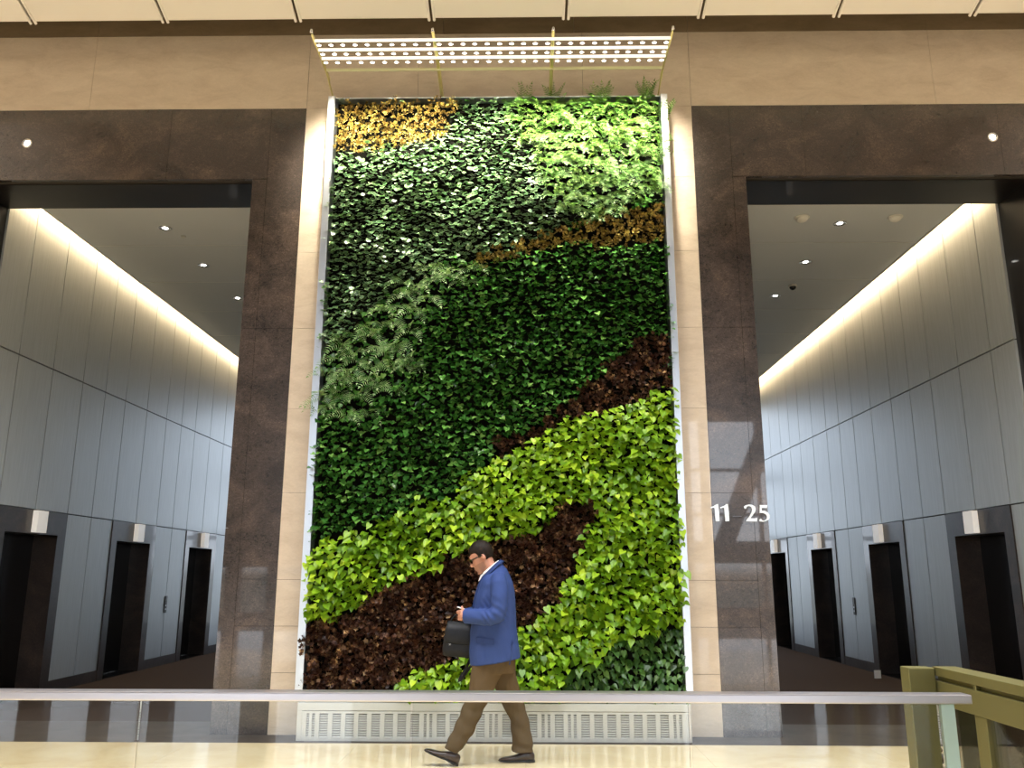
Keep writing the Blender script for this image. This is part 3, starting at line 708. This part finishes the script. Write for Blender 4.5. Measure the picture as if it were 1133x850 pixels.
yy = [-4.80] + [-5.10 - .42 * k for k in range(7)]
for a, b_ in zip(yy, yy[1:]):
    obj('glass_infill', To(box(NB(), x0 + .02, x0 + .03, b_ + .042, a - (.042 if a < -4.9 else .002), .06, .963)), M['glass'], ob)
# little white card on the hall floor
o = obj('floor_card', box(NB(), -.05, .05, -.008, .008, 0, .115), M['white'], bevel=.002); o.location = (5.22, 4.75, 0); o.rotation_euler = (0, 0, .1)
tag(o, 'small white card-like plate standing on the dark floor of the right hall', 'plate')

# ------------------------------------------------------------------ atrium side behind the viewer: facade with windows and a diagonal brace
YF = -20.0
bm = NB()
def fb(x0, x1, z0, z1): box(bm, x0, x1, YF - .3, YF, z0, z1)
fb(-12, -7.0, 1.75, 14); fb(-12, -7, 0, .3); fb(-12, -10.9, .3, 1.75); fb(-10.0, -9.5, .3, 1.75); fb(-8.6, -8.3, .3, 1.75); fb(-7.4, -7, .3, 1.75); fb(-5.6, -5.1, .3, 3); fb(5.0, 5.6, 0, 14); fb(9.6, 12, 0, 14); fb(-7, 5.0, 6.9, 14); fb(5.6, 9.6, 6.7, 14); fb(5.6, 9.6, 1.9, 2.62); fb(-7, 5, 0, .3); fb(5.6, 9.6, 0, .5); fb(-3.4, 3.0, .3, 3.0)  # low openings, posts and centre block added to shape reflections in the glass
struct('wall_front', bm, M['facade'])
bm = NB()
for xx in (-5, -3, -1, 1, 3): box(bm, xx - .07, xx + .07, YF - .2, YF, .3, 6.9)
for zz in (2.4, 4.6): box(bm, -7, 5, YF - .2, YF, zz - .06, zz + .06)
struct('window_3', bm, M['facade'])
bm = NB()
for xx in (6.0, 6.15, 7.9, 8.8): box(bm, xx - .05, xx + .05, YF - .2, YF, .5, 6.7)
for zz in (3.5, 5.0): box(bm, 5.6, 9.6, YF - .2, YF, zz - .05, zz + .05)
A = [bm.verts.new(q) for q in ((6.1, YF + .25, 2.2), (6.75, YF + .25, 2.2), (8.95, YF + .25, 7.2), (8.2, YF + .25, 7.2))]; B = [bm.verts.new((v.co.x, YF + .02, v.co.z)) for v in A]
bm.faces.new(A); bm.faces.new(B[::-1])
for i in range(4): bm.faces.new((A[i], A[(i + 1) % 4], B[(i + 1) % 4], B[i]))
struct('window_4', bm, M['facade'])
struct('wall_side_left', box(NB(), -12.1, -12, -20.3, .05, 0, 14), M['beige']); struct('wall_side_right', box(NB(), 12, 12.1, -20.3, .05, 0, 14), M['beige'])
bm = NB(); box(bm, -12, -9.5, 0, .05, 0, 14); box(bm, 9.5, 12, 0, .05, 0, 14); box(bm, -9.5, 9.5, .121, .2, 8.3, 14.0)
struct('wall_wing', bm, M['beige'])
bm = NB(); box(bm, -12, 12, -20.3, -8.2, 14, 14.2); box(bm, -12, 12, -2.7, .3, 14, 14.2)
for i in range(13): box(bm, -12.05 + 2 * i, -11.95 + 2 * i, -8.2, -2.7, 14, 14.3)
struct('ceiling_skylight', bm, M['white_panel'])

# ------------------------------------------------------------------ the walking man
PX, PY = -.30, -1.20
man = thing('person', 'man in a blue blazer, khaki trousers and sunglasses walking left while looking at a phone', 'person', (PX, PY, 0))
def rel(me_or_bm, o=None):
    if isinstance(me_or_bm, bmesh.types.BMesh): bmesh.ops.translate(me_or_bm, verts=me_or_bm.verts, vec=(-PX, -PY, 0)); return me_or_bm
    me_or_bm.transform(Matrix.Translation((-PX, -PY, 0))); return me_or_bm
def ell(bm, c, r, M_=None, n=20, k=14):
    rs = []
    for i in range(1, k):
        a = math.pi * i / k; rs.append(ring(bm, (0, 0, math.cos(a) * r[2]), (1, 0, 0), (0, 1, 0), r[0] * math.sin(a), r[1] * math.sin(a), n))
    vs = [v for q in rs for v in q]
    skin_rings(bm, rs)
    bmesh.ops.translate(bm, verts=vs, vec=c)
    if M_ is not None: bmesh.ops.transform(bm, matrix=M_, verts=vs)
    return vs
def fabric(name, base, bump=.25, sc=14, rough=.75, stretch=(1, 1, 1), weave=True):
    m = mat(name, base, rough, spec=.2); b = m.node_tree.nodes['Principled BSDF']
    v = coords(m, stretch); n = N(m, 'ShaderNodeTexNoise', Scale=sc, Detail=4, Roughness=.55, Distortion=.8); L(m, v, n.inputs['Vector'])
    bp = N(m, 'ShaderNodeBump'); bp.inputs['Strength'].default_value = bump; bp.inputs['Distance'].default_value = .03
    L(m, n.outputs['Fac'], bp.inputs['Height']); L(m, bp.outputs[0], b.inputs['Normal'])
    return m
BLUE = fabric('blue_wool', (.030, .056, .18), .25, 9, .7, (1, 1, .6))
KHAKI = fabric('khaki_cotton', (.090, .062, .033), .35, 13, .8, (1, 1, .45))
SKIN = mat('skin', (.46, .22, .15), .5); SKIN.node_tree.nodes['Principled BSDF'].inputs['Subsurface Weight'].default_value = .05
HAIR = stone('dark_hair', [(.35, (.006, .004, .003)), (.65, (.018, .011, .008))], 60, (1, 1, .3), .6, spec=.2)
LEATHER = stone('dark_brown_leather', [(.3, (.020, .010, .007)), (.7, (.040, .020, .013))], 8, (1, 1, 1), .28, coat=.4, coat_r=.15)
BAGL = stone('black_leather', [(.3, (.006, .007, .009)), (.7, (.012, .013, .016))], 30, (1, 1, 1), .5, spec=.3)
SHIRT = fabric('white_shirt', (.78, .76, .76), .15, 20)
LAPEL = fabric('blue_wool_edge', (.023, .043, .138), .2, 20)

tl = math.radians(29)
HO = Vector((-.362, PY, 1.617))
HM = Matrix.Translation(HO) @ Matrix.Rotation(-tl, 4, 'Y')      # local: face looks to -x, up z
def chk(v): return HM @ Vector(v)
bm = NB()
# head: cranium, face, jaw, nose, brow, lips, ears
ell(bm, (.006, 0, .036), (.094, .075, .096), HM, 24, 16)
rs = [ring(bm, chk((-.020, 0, .06)), HM.to_3x3() @ Vector((1, 0, 0)), (0, 1, 0), .078, .070, 20),
      ring(bm, chk((-.022, 0, .02)), HM.to_3x3() @ Vector((1, 0, 0)), (0, 1, 0), .080, .070, 20),
      ring(bm, chk((-.026, 0, -.025)), HM.to_3x3() @ Vector((1, 0, 0)), (0, 1, 0), .074, .064, 20),
      ring(bm, chk((-.030, 0, -.060)), HM.to_3x3() @ Vector((1, 0, 0)), (0, 1, 0), .068, .056, 20),
      ring(bm, chk((-.042, 0, -.090)), HM.to_3x3() @ Vector((1, 0, 0)), (0, 1, 0), .052, .044, 20),
      ring(bm, chk((-.056, 0, -.110)), HM.to_3x3() @ Vector((1, 0, 0)), (0, 1, 0), .032, .028, 20)]
skin_rings(bm, rs)
rs = [ring(bm, chk(c), HM.to_3x3() @ Vector((1, 0, 0)), (0, 1, 0), a, b_, 10) for c, a, b_ in (((-.092, 0, .028), .010, .008), ((-.100, 0, .008), .014, .010), ((-.108, 0, -.012), .018, .014), ((-.106, 0, -.026), .018, .017), ((-.096, 0, -.034), .010, .012))]
skin_rings(bm, rs)
ell(bm, (-.088, 0, .036), (.014, .048, .010), HM, 12, 8)         # brow
ell(bm, (-.096, 0, -.052), (.011, .022, .006), HM, 12, 8); ell(bm, (-.093, 0, -.064), (.010, .020, .007), HM, 12, 8)   # lips
ell(bm, (-.082, 0, -.098), (.018, .022, .014), HM, 12, 8)        # chin
for s in (-1, 1):
    ell(bm, (.012, s * .076, -.002), (.017, .008, .030), HM @ Matrix.Rotation(math.radians(-8), 4, 'Y'), 14, 10)
    ell(bm, (.004, s * .080, -.002), (.006, .006, .018), HM, 10, 8)
    ell(bm, (-.070, s * .034, .010), (.014, .018, .012), HM, 10, 8)
# neck, torso under the clothes, arms and legs
tube(bm, [chk((.020, 0, -.030)), (-.315, PY, 1.555), (-.278, PY, 1.505), (-.25, PY, 1.45)], [.056, .057, .060, .070], 18)
rs = [ring(bm, ((f + k) / 2, PY, z), (1, 0, 0), (0, 1, 0), (k - f) / 2, w, 20) for z, f, k, w in
      ((.80, -.36, -.15, .15), (.95, -.38, -.14, .15), (1.15, -.38, -.13, .15), (1.32, -.36, -.13, .17), (1.42, -.34, -.15, .16), (1.48, -.31, -.18, .09))]
skin_rings(bm, rs)
NEAR = [(-.215, -1.365, 1.445), (-.212, -1.44, 1.25), (-.232, -1.445, 1.160), (-.36, -1.405, 1.148), (-.475, -1.362, 1.152)]
FAR = [(-.215, -1.035, 1.445), (-.212, -.965, 1.25), (-.235, -.955, 1.160), (-.36, -.97, 1.148), (-.480, -1.000, 1.150)]
for A in (NEAR, FAR): tube(bm, A, [.050, .042, .040, .036, .027], 12)
LEGF = [(-.33, -1.27, .80), (-.40, -1.275, .52), (-.465, -1.275, .38), (-.585, -1.27, .12)]
LEGR = [(-.17, -1.12, .80), (-.125, -1.125, .52), (-.070, -1.125, .38), (-.010, -1.125, .09)]
for A in (LEGF, LEGR): tube(bm, A, [.075, .055, .050, .035], 12)
# near hand: palm, four fingers curled round the phone edge, thumb on top
tube(bm, [(-.465, -1.363, 1.152), (-.495, -1.352, 1.150), (-.522, -1.338, 1.148)], [.025, .030, .030], 12)
ell(bm, (-.520, -1.335, 1.148), (.018, .022, .042), None, 12, 10)
for i, (z, ln) in enumerate(((1.184, .95), (1.163, 1.05), (1.142, 1.0), (1.121, .85))):
    tube(bm, [(-.522, -1.338, z), (-.542, -1.316, z + .001), (-.550, -1.316 + .030 * ln, z - .001), (-.538, -1.316 + .046 * ln, z - .003), (-.518, -1.316 + .044 * ln, z - .004)], [.0105, .0105, .0095, .0088, .0075], 8)
tube(bm, [(-.500, -1.340, 1.176), (-.515, -1.328, 1.200), (-.522, -1.312, 1.217), (-.524, -1.293, 1.222)], [.013, .0115, .010, .008], 8)
# far hand: fist closed over the bag handle
tube(bm, [(-.465, -.995, 1.150), (-.505, -1.010, 1.158), (-.535, -1.013, 1.160)], [.026, .029, .028], 12)
ell(bm, (-.545, -1.013, 1.158), (.040, .022, .018), None, 12, 10)
for i, (x, ln) in enumerate(((-.583, .85), (-.563, 1.0), (-.543, 1.05), (-.523, .95))):
    tube(bm, [(x, -1.015, 1.165), (x, -1.015 + .026 * ln, 1.172), (x, -1.015 + .046 * ln, 1.158), (x, -1.015 + .044 * ln, 1.136), (x, -1.015 + .026 * ln, 1.128)], [.0105, .0105, .0095, .0088, .0075], 8)
tube(bm, [(-.508, -1.025, 1.150), (-.525, -1.033, 1.135), (-.545, -1.021, 1.124), (-.562, -1.007, 1.124)], [.013, .0115, .010, .008], 8)
body = remesh(bm, .0042, 2, .5)
lo = link('body', rel(body), [SKIN, mat('stubble_skin', (.33, .165, .115), .6)], man, True)
HI = HM.inverted()
for p_ in body.polygons:
    q = HI @ (p_.center + Vector((PX, PY, 0)))
    if abs(q.y) < .09 and q.z < -.030 and q.z > -.125 and q.x < -.005 and q.x > -.12 and not (q.z > -.047 and q.x < -.075 and abs(q.y) < .02): p_.material_index = 1
# hair
bm = NB(); rs = []
n_, k_ = 36, 26; C0 = Vector((.010, 0, .042)); RR = (.101, .081, .106)
for i in range(1, k_):
    a = math.pi * i / k_; rr = []
    for j in range(n_):
        t = 2 * math.pi * j / n_; d = Vector((math.sin(a) * math.cos(t), math.sin(a) * math.sin(t), math.cos(a)))
        q = Vector((d.x * RR[0], d.y * RR[1], d.z * RR[2])) + C0
        hl = .072 if q.x < -.045 else (.072 - (q.x + .045) * 1.9 if q.x < -.018 else (.020 if q.x < .020 else -.035))
        if q.x < .02 and q.x > -.03 and abs(q.y) > .05: hl = .012
        f_ = 1 + .025 * math.sin(t * 9 + a * 14) + .02 * math.sin(a * 23 + t * 5)
        if q.z < hl: f_ = .82 if q.z < hl - .01 else .92
        if q.x < -.05 and q.z > .09: f_ *= 1.05
        rr.append(bm.verts.new(HM @ (C0 + (q - C0) * f_)))
    rs.append(rr)
skin_rings(bm, rs); obj('hair', rel(bm), HAIR, man, True)
# sunglasses
bm = NB()
for s in (-1, 1):
    pr_ = [(-.101, .006, .034), (-.100, .050, .032), (-.088, .067, .028), (-.088, .066, .006), (-.097, .048, -.004), (-.103, .012, .000)]
    A = [bm.verts.new(HM @ Vector((x, s * y, z))) for x, y, z in pr_]; B = [bm.verts.new(HM @ Vector((x - .006, s * y, z))) for x, y, z in pr_]
    bm.faces.new(A); bm.faces.new(B[::-1])
    for i in range(6): bm.faces.new((A[i], A[(i + 1) % 6], B[(i + 1) % 6], B[i]))
    for v_ in (0,):
        tube(bm, [HM @ Vector((-.092, s * .068, .024)), HM @ Vector((-.04, s * .079, .020)), HM @ Vector((.010, s * .083, .016))], [.0065, .005, .004], 6)
tube(bm, [HM @ Vector((-.106, -.012, .026)), HM @ Vector((-.110, 0, .028)), HM @ Vector((-.106, .012, .026))], .004, 6)
obj('sunglasses', rel(bm), mat('black_acetate', (.006, .006, .007), .12), man)
# shirt
def tr(bm, f, k, w, dz=0, e=2.0, n=28):
    """ring spanning front point f=(x,z) to back point k=(x,z) with half width w"""
    F_ = Vector((f[0], PY, f[1])); K_ = Vector((k[0], PY, k[1])); return ring(bm, (F_ + K_) / 2, (K_ - F_), (0, 1, 0), (K_ - F_).length / 2, w, n, e)
bm = NB(); rs = [tr(bm, (-.385, 1.30), (-.13, 1.36), .16), tr(bm, (-.378, 1.40), (-.17, 1.47), .13), tr(bm, (-.368, 1.452), (-.205, 1.545), .088), tr(bm, (-.366, 1.476), (-.222, 1.585), .070), tr(bm, (-.364, 1.488), (-.228, 1.597), .068)]
skin_rings(bm, rs); obj('shirt', rel(bm), SHIRT, man, True)
bm = NB()
for s in (-1, 1):
    pts = [(-.345, s * .062, 1.492), (-.372, s * .012, 1.478), (-.392, s * .030, 1.425), (-.375, s * .058, 1.440)]
    A = [bm.verts.new((x, PY + y, z)) for x, y, z in pts]; B = [bm.verts.new((x - .004, PY + y * 1.03, z - .002)) for x, y, z in pts]
    bm.faces.new(A); bm.faces.new(B[::-1])
    for i in range(4): bm.faces.new((A[i], A[(i + 1) % 4], B[(i + 1) % 4], B[i]))
obj('shirt_collar', rel(bm), SHIRT, man)
# jacket
bm = NB()
J = [((-.458, .752), (-.040, .815), .205), ((-.463, .84), (-.052, .88), .207), ((-.464, .93), (-.064, .96), .203), ((-.458, 1.03), (-.076, 1.05), .196), ((-.445, 1.14), (-.079, 1.15), .198),
     ((-.424, 1.24), (-.082, 1.25), .205), ((-.402, 1.33), (-.090, 1.34), .215), ((-.386, 1.395), (-.108, 1.42), .212), ((-.378, 1.425), (-.132, 1.475), .190), ((-.372, 1.440), (-.160, 1.525), .150), ((-.366, 1.450), (-.190, 1.562), .115), ((-.362, 1.458), (-.208, 1.582), .092)]
rs = [tr(bm, f, k, w, e=2.35) for f, k, w in J]; skin_rings(bm, rs)
SL_N = [(-.222, -1.355, 1.465), (-.214, -1.400, 1.40), (-.210, -1.432, 1.30), (-.213, -1.446, 1.215), (-.228, -1.448, 1.160), (-.275, -1.440, 1.143), (-.34, -1.418, 1.144), (-.42, -1.388, 1.148), (-.494, -1.362, 1.150)]
SL_F = [(x, -2.4 - y, z) for x, y, z in SL_N]
for A in (SL_N, SL_F): tube(bm, A, [.066, .072, .068, .066, .067, .067, .065, .063, .060], 20)
jk = remesh(bm, .0065, 5, .5)
# gentle folds in the cloth
NRM = [v.normal.copy() for v in jk.vertices]
for v, nv in zip(jk.vertices, NRM):
    c = v.co.copy(); f_ = .0022 * math.sin(c.z * 31 + c.x * 19 + 2 * math.sin(c.y * 11) + 2.2 * math.sin(c.x * 13 - c.z * 9)) * math.sin(c.x * 23 - c.z * 7)
    if c.y < -1.36: f_ += .0045 * math.exp(-((c.x + .27) ** 2 + (c.z - 1.17) ** 2) / .012) * math.sin((c.x + c.z) * 95 + 1.5 * math.sin(c.x * 40))
    v.co = c + nv * f_
jo = link('jacket', rel(jk), BLUE, man, True)
# lapel edge and collar roll
bm = NB()
for s in (-1, 1):
    pts = [(-.205, s * .045, 1.597), (-.245, s * .088, 1.565), (-.305, s * .108, 1.505), (-.355, s * .092, 1.455), (-.392, s * .060, 1.385), (-.418, s * .040, 1.30), (-.442, s * .03, 1.18)]
    w = [.016, .018, .020, .022, .024, .018, .006]
    P3 = [Vector((x, PY + y, z)) for x, y, z in pts]
    A = [bm.verts.new(q + Vector((-.008, s * .004, .004))) for q in P3]; B = [bm.verts.new(q + Vector((.012 + ww * .6, s * ww * 1.25, -ww * .35))) for q, ww in zip(P3, w)]
    C_ = [bm.verts.new(v.co + Vector((.006, -s * .005, -.008))) for v in A]; D_ = [bm.verts.new(v.co + Vector((.004, -s * .008, -.005))) for v in B]
    for i in range(len(pts) - 1):
        for X_, Y_ in ((A, B), (B, D_), (D_, C_), (C_, A)): bm.faces.new((X_[i], X_[i + 1], Y_[i + 1], Y_[i]))
    bm.faces.new((A[0], B[0], D_[0], C_[0])); bm.faces.new((A[-1], B[-1], D_[-1], C_[-1]))
obj('lapel', rel(bm), LAPEL, jo, True)
# pocket flap and side vent on the near side
def near_y(x, f, k, w, e=2.35):
    c = (f + k) / 2; a = (k - f) / 2; u = min(.999, abs((x - c) / a)); return PY - w * (1 - u ** e) ** (1 / e)
bm = NB(); N_ = 8; top = []; bot = []
for i in range(N_ + 1):
    x = -.40 + .145 * i / N_; top.append((x, near_y(x, -.463, -.062, .205) - .003, .985 - .01 * i / N_)); bot.append((x, near_y(x, -.463, -.060, .207) - .005, .94 - .01 * i / N_))
A = [bm.verts.new(q) for q in top]; B = [bm.verts.new(q) for q in bot]; C_ = [bm.verts.new((q[0], q[1] + .02, q[2])) for q in top]; D_ = [bm.verts.new((q[0], q[1] + .02, q[2])) for q in bot]
for i in range(N_):
    for X_, Y_ in ((A, B), (B, D_), (D_, C_), (C_, A)): bm.faces.new((X_[i], X_[i + 1], Y_[i + 1], Y_[i]))
bm.faces.new((A[0], B[0], D_[0], C_[0])); bm.faces.new((A[-1], B[-1], D_[-1], C_[-1]))
obj('pocket_flap', rel(bm), LAPEL, jo)
bm = NB()
zz = [.775, .84, .91, .965]
A = [bm.verts.new((-.135 + .01 * i, near_y(-.135 + .01 * i, -.463, -.055, .205) - .002, z)) for i, z in enumerate(zz)]; B = [bm.verts.new((v.co.x + (.010, .008, .005, .001)[i], v.co.y + .001, v.co.z)) for i, v in enumerate(A)]
C_ = [bm.verts.new(v.co + Vector((0, .02, 0))) for v in A]; D_ = [bm.verts.new(v.co + Vector((0, .02, 0))) for v in B]
for i in range(3):
    for X_, Y_ in ((A, B), (B, D_), (D_, C_), (C_, A)): bm.faces.new((X_[i], X_[i + 1], Y_[i + 1], Y_[i]))
bm.faces.new((A[0], B[0], D_[0], C_[0])); bm.faces.new((A[-1], B[-1], D_[-1], C_[-1]))
obj('side_vent', rel(bm), mat('vent_shadow_blue', (.012, .022, .07), .8), jo)
# trousers
bm = NB()
def hr(z, f, k, y, w, tilt=0): F_ = (f, z + tilt * (k - f) / 2); K_ = (k, z - tilt * (k - f) / 2); return ring(bm, ((f + k) / 2, y, z), (K_[0] - F_[0], 0, K_[1] - F_[1]), (0, 1, 0), (k - f) / 2, w, 24, 2.2)
rs = [hr(1.0, -.42, -.10, PY, .17), hr(.86, -.44, -.085, PY, .175), hr(.76, -.445, -.085, PY, .175), hr(.70, -.445, -.088, PY, .165)]; skin_rings(bm, rs)
yn = -1.275
rs = [hr(.84, -.43, -.14, yn, .092), hr(.727, -.445, -.175, yn, .094), hr(.64, -.452, -.225, yn, .092), hr(.572, -.459, -.258, yn, .088), hr(.46, -.498, -.322, yn, .080, .15), hr(.35, -.540, -.376, yn, .074, .2), hr(.25, -.585, -.423, yn, .068, .25), hr(.165, -.630, -.490, yn, .063, .3), hr(.112, -.655, -.535, yn, .061, .45)]
skin_rings(bm, rs)
yr = -1.12
rs = [hr(.84, -.36, -.09, yr, .092), hr(.71, -.32, -.087, yr, .094), hr(.60, -.268, -.062, yr, .088), hr(.50, -.226, -.032, yr, .082), hr(.41, -.176, .000, yr, .075), hr(.313, -.128, .024, yr, .070), hr(.22, -.118, .046, yr, .067), hr(.13, -.112, .058, yr, .066), hr(.080, -.114, .063, yr, .066)]
skin_rings(bm, rs)
tm = remesh(bm, .0065, 4, .5)
NRM = [v.normal.copy() for v in tm.vertices]
for v, nv in zip(tm.vertices, NRM):
    c = v.co.copy(); leg = max(0, min(1, (.72 - c.z) / .3)); f_ = .0035 * math.sin(c.z * 46 + c.x * 22 + 1.2 * math.sin(c.y * 40)) * leg
    f_ += .005 * max(0, 1 - c.z / .22) * math.sin(c.z * 95 + c.x * 20) + .003 * math.sin(c.x * 60 - c.z * 25) * (1 - leg)
    v.co = c + nv * f_
link('trousers', rel(tm), KHAKI, man, True)
# shoes (built flat, heel at the origin, toe to -x)
def shoe(loc, pitch, yaw, y):
    Mx = Matrix.Translation((loc[0], y, loc[1])) @ Matrix.Rotation(pitch, 4, 'Y') @ Matrix.Rotation(yaw, 4, 'Z')
    bm = NB()
    S = [(.000, .018, .060, .020, .020), (-.012, .010, .078, .030, .030), (-.045, .010, .088, .036, .034), (-.085, .010, .082, .036, .034), (-.125, .010, .066, .038, .036), (-.165, .010, .050, .044, .040), (-.205, .010, .042, .047, .042), (-.245, .010, .036, .040, .040), (-.272, .011, .031, .027, .030), (-.288, .014, .024, .012, .014)]
    rs = [ring(bm, (x, 0, (z0 + z1) / 2), (0, 1, 0), (0, 0, 1), w, (z1 - z0) / 2, 20, 2.6) for x, z0, z1, w, _ in S]; skin_rings(bm, rs)
    bmesh.ops.transform(bm, matrix=Mx, verts=bm.verts); up = obj('shoe', rel(bm), LEATHER, man, True)
    bm = NB(); A = []; B = []
    out = [(.004, 0), (-.003, .022), (-.04, .038), (-.10, .037), (-.16, .044), (-.21, .049), (-.25, .043), (-.278, .028), (-.294, 0)]
    loop = out + [(x, -y_) for x, y_ in out[-2:0:-1]]
    zb = lambda x: .010 if x < -.085 else 0.0
    A = [bm.verts.new((x, y_, .016)) for x, y_ in loop]; B = [bm.verts.new((x, y_, .008 if x < -.085 else 0)) for x, y_ in loop]
    bm.faces.new(A); bm.faces.new(B[::-1])
    for i in range(len(loop)): bm.faces.new((A[i], A[(i + 1) % len(loop)], B[(i + 1) % len(loop)], B[i]))
    bmesh.ops.triangulate(bm, faces=bm.faces)
    bmesh.ops.transform(bm, matrix=Mx, verts=bm.verts); obj('sole', rel(bm), M['black'], up)
shoe((-.540, .002), math.radians(21), 0.0, yn)
shoe((.070, .001), 0.0, 0.0, yr)

# phone in the near hand
ph = thing('phone', 'slim smartphone held flat in the hand of the walking man', 'phone', (-.495, -1.285, 1.198))
bm = NB(); box(bm, -.072, .072, -.035, .035, -.004, .0035); bmesh.ops.rotate(bm, verts=bm.verts, cent=(0, 0, 0), matrix=Matrix.Rotation(math.radians(17), 3, 'Y'))
obj('phone_body', bm, M['white'], ph, bevel=.003)
bm = NB(); box(bm, -.068, .068, -.032, .032, .0036, .0042); bmesh.ops.rotate(bm, verts=bm.verts, cent=(0, 0, 0), matrix=Matrix.Rotation(math.radians(17), 3, 'Y'))
obj('screen', bm, mat('phone_screen', (.5, .5, .55), .1, emit=(.8, .85, 1), estr=.6), ph)
# black briefcase hanging from the far hand
bg_ = thing('briefcase', 'black soft leather briefcase with a dangling strap, carried in front of the man', 'bag', (-.56, -.990, .79))
def Bb(b_): bmesh.ops.translate(b_, verts=b_.verts, vec=(.56, 1.055, -.79)); return b_
bm = NB()
rs = [ring(bm, ((a + b_) / 2, -1.055, z), (1, 0, -.09), (0, 1, 0), (b_ - a) / 2, w, 28, 5) for z, a, b_, w in
      ((.800, -.690, -.440, .045), (.808, -.702, -.430, .055), (.86, -.706, -.425, .060), (.95, -.694, -.425, .058), (1.02, -.680, -.430, .050), (1.07, -.668, -.436, .036), (1.085, -.662, -.44, .026))]
skin_rings(bm, rs); obj('bag_body', Bb(bm), BAGL, bg_, True)
bm = NB(); rs = [ring(bm, ((a + b_) / 2, -1.055 - .004, z), (1, 0, -.09), (0, 1, 0), (b_ - a) / 2, w, 28, 5) for z, a, b_, w in
      ((.905, -.690, -.44, .056), (.915, -.694, -.436, .062), (1.00, -.686, -.436, .056), (1.078, -.668, -.446, .036))]
skin_rings(bm, rs); obj('flap', Bb(bm), BAGL, bg_, True)
obj('clasp', Bb(cyl(NB(), (-.637, -1.124, .905), (-.637, -1.112, .905), .009, .009, 12)), M['mirror'], bg_)
for yo in (-.018, .018):
    obj('handle', Bb(tube(NB(), [(-.635, -1.055 + yo, 1.07), (-.630, -1.055 + yo, 1.11), (-.600, -1.055 + yo * .5, 1.143), (-.56, -1.055 + yo * .3, 1.150), (-.52, -1.055 + yo * .5, 1.143), (-.490, -1.055 + yo, 1.11), (-.485, -1.055 + yo, 1.07)], .0065, 8)), BAGL, bg_, True)
bm = NB(); pts = [(-.432, -1.00, 1.0), (-.418, -.992, .86), (-.43, -1.01, .77), (-.49, -1.03, .69), (-.548, -1.04, .612), (-.566, -1.045, .597), (-.555, -1.05, .625), (-.50, -1.05, .715), (-.46, -1.045, .80)]
rs = []
for i, q in enumerate(pts):
    d = (Vector(pts[min(i + 1, len(pts) - 1)]) - Vector(pts[max(i - 1, 0)])).normalized(); sd = Vector((0, 1, 0)); nn = d.cross(sd)
    rs.append(ring(bm, q, nn + sd * .6, nn.cross(d) * .6 + sd, .014, .003, 10, 3))
skin_rings(bm, rs); obj('strap', Bb(bm), BAGL, bg_, True)


# ------------------------------------------------------------------ daylight
w = bpy.data.worlds.new('world'); scene.world = w; w.use_nodes = True; nt = w.node_tree
bg = nt.nodes['Background']
tc = nt.nodes.new('ShaderNodeTexCoord'); sx = nt.nodes.new('ShaderNodeSeparateXYZ'); cr = nt.nodes.new('ShaderNodeValToRGB')
nt.links.new(tc.outputs['Generated'], sx.inputs[0]); nt.links.new(sx.outputs['Z'], cr.inputs[0]); nt.links.new(cr.outputs[0], bg.inputs['Color'])
e = cr.color_ramp.elements; e[0].position = 0; e[0].color = (.16, .17, .16, 1); e[1].position = 1; e[1].color = (.52, .68, 1, 1)
a = e.new(.02); a.color = (1.0, 1.06, 1.15, 1); a = e.new(.35); a.color = (.85, .95, 1.1, 1)
bg.inputs['Strength'].default_value = 4.5
sk = bpy.data.lights.new('skylight', 'AREA'); sk.shape = 'RECTANGLE'; sk.size = 20; sk.size_y = 5.4; sk.energy = SKY_W; sk.color = (1, .97, .92)
so = bpy.data.objects.new('skylight', sk); COL.objects.link(so); so.location = (0, -5.45, 13.95)

# ------------------------------------------------------------------ camera
cd = bpy.data.cameras.new('camera'); cam = bpy.data.objects.new('camera', cd); COL.objects.link(cam)
Rr, Uu, Ff = (0.9998725810644364, 0.015855025125375358, 0.0018546735064871819), (0.0017478398744573314, -0.22422315454872682, 0.974536259982147), (-0.015867157631888777, 0.9744088439369233, 0.2242222963181702)
mw = Matrix.Identity(4)
for i in range(3):
    mw[i][0] = Rr[i]; mw[i][1] = Uu[i]; mw[i][2] = -Ff[i]
mw.translation = Vector((0, -8.4, 1.4637)); cam.matrix_world = mw
cd.sensor_width = 36; cd.lens = 36 * 925.672 / 1133; cd.clip_start = .05
scene.camera = cam
vs_ = scene.view_settings; vs_.view_transform = 'Standard'; vs_.look = 'None'; vs_.gamma = 1; vs_.use_curve_mapping = False; vs_.exposure = 0.1
scene.cycles.max_bounces = 8; scene.cycles.diffuse_bounces = 4; scene.cycles.glossy_bounces = 4; scene.cycles.transparent_max_bounces = 12
scene.cycles.caustics_reflective = False; scene.cycles.caustics_refractive = False; scene.cycles.sample_clamp_indirect = 4
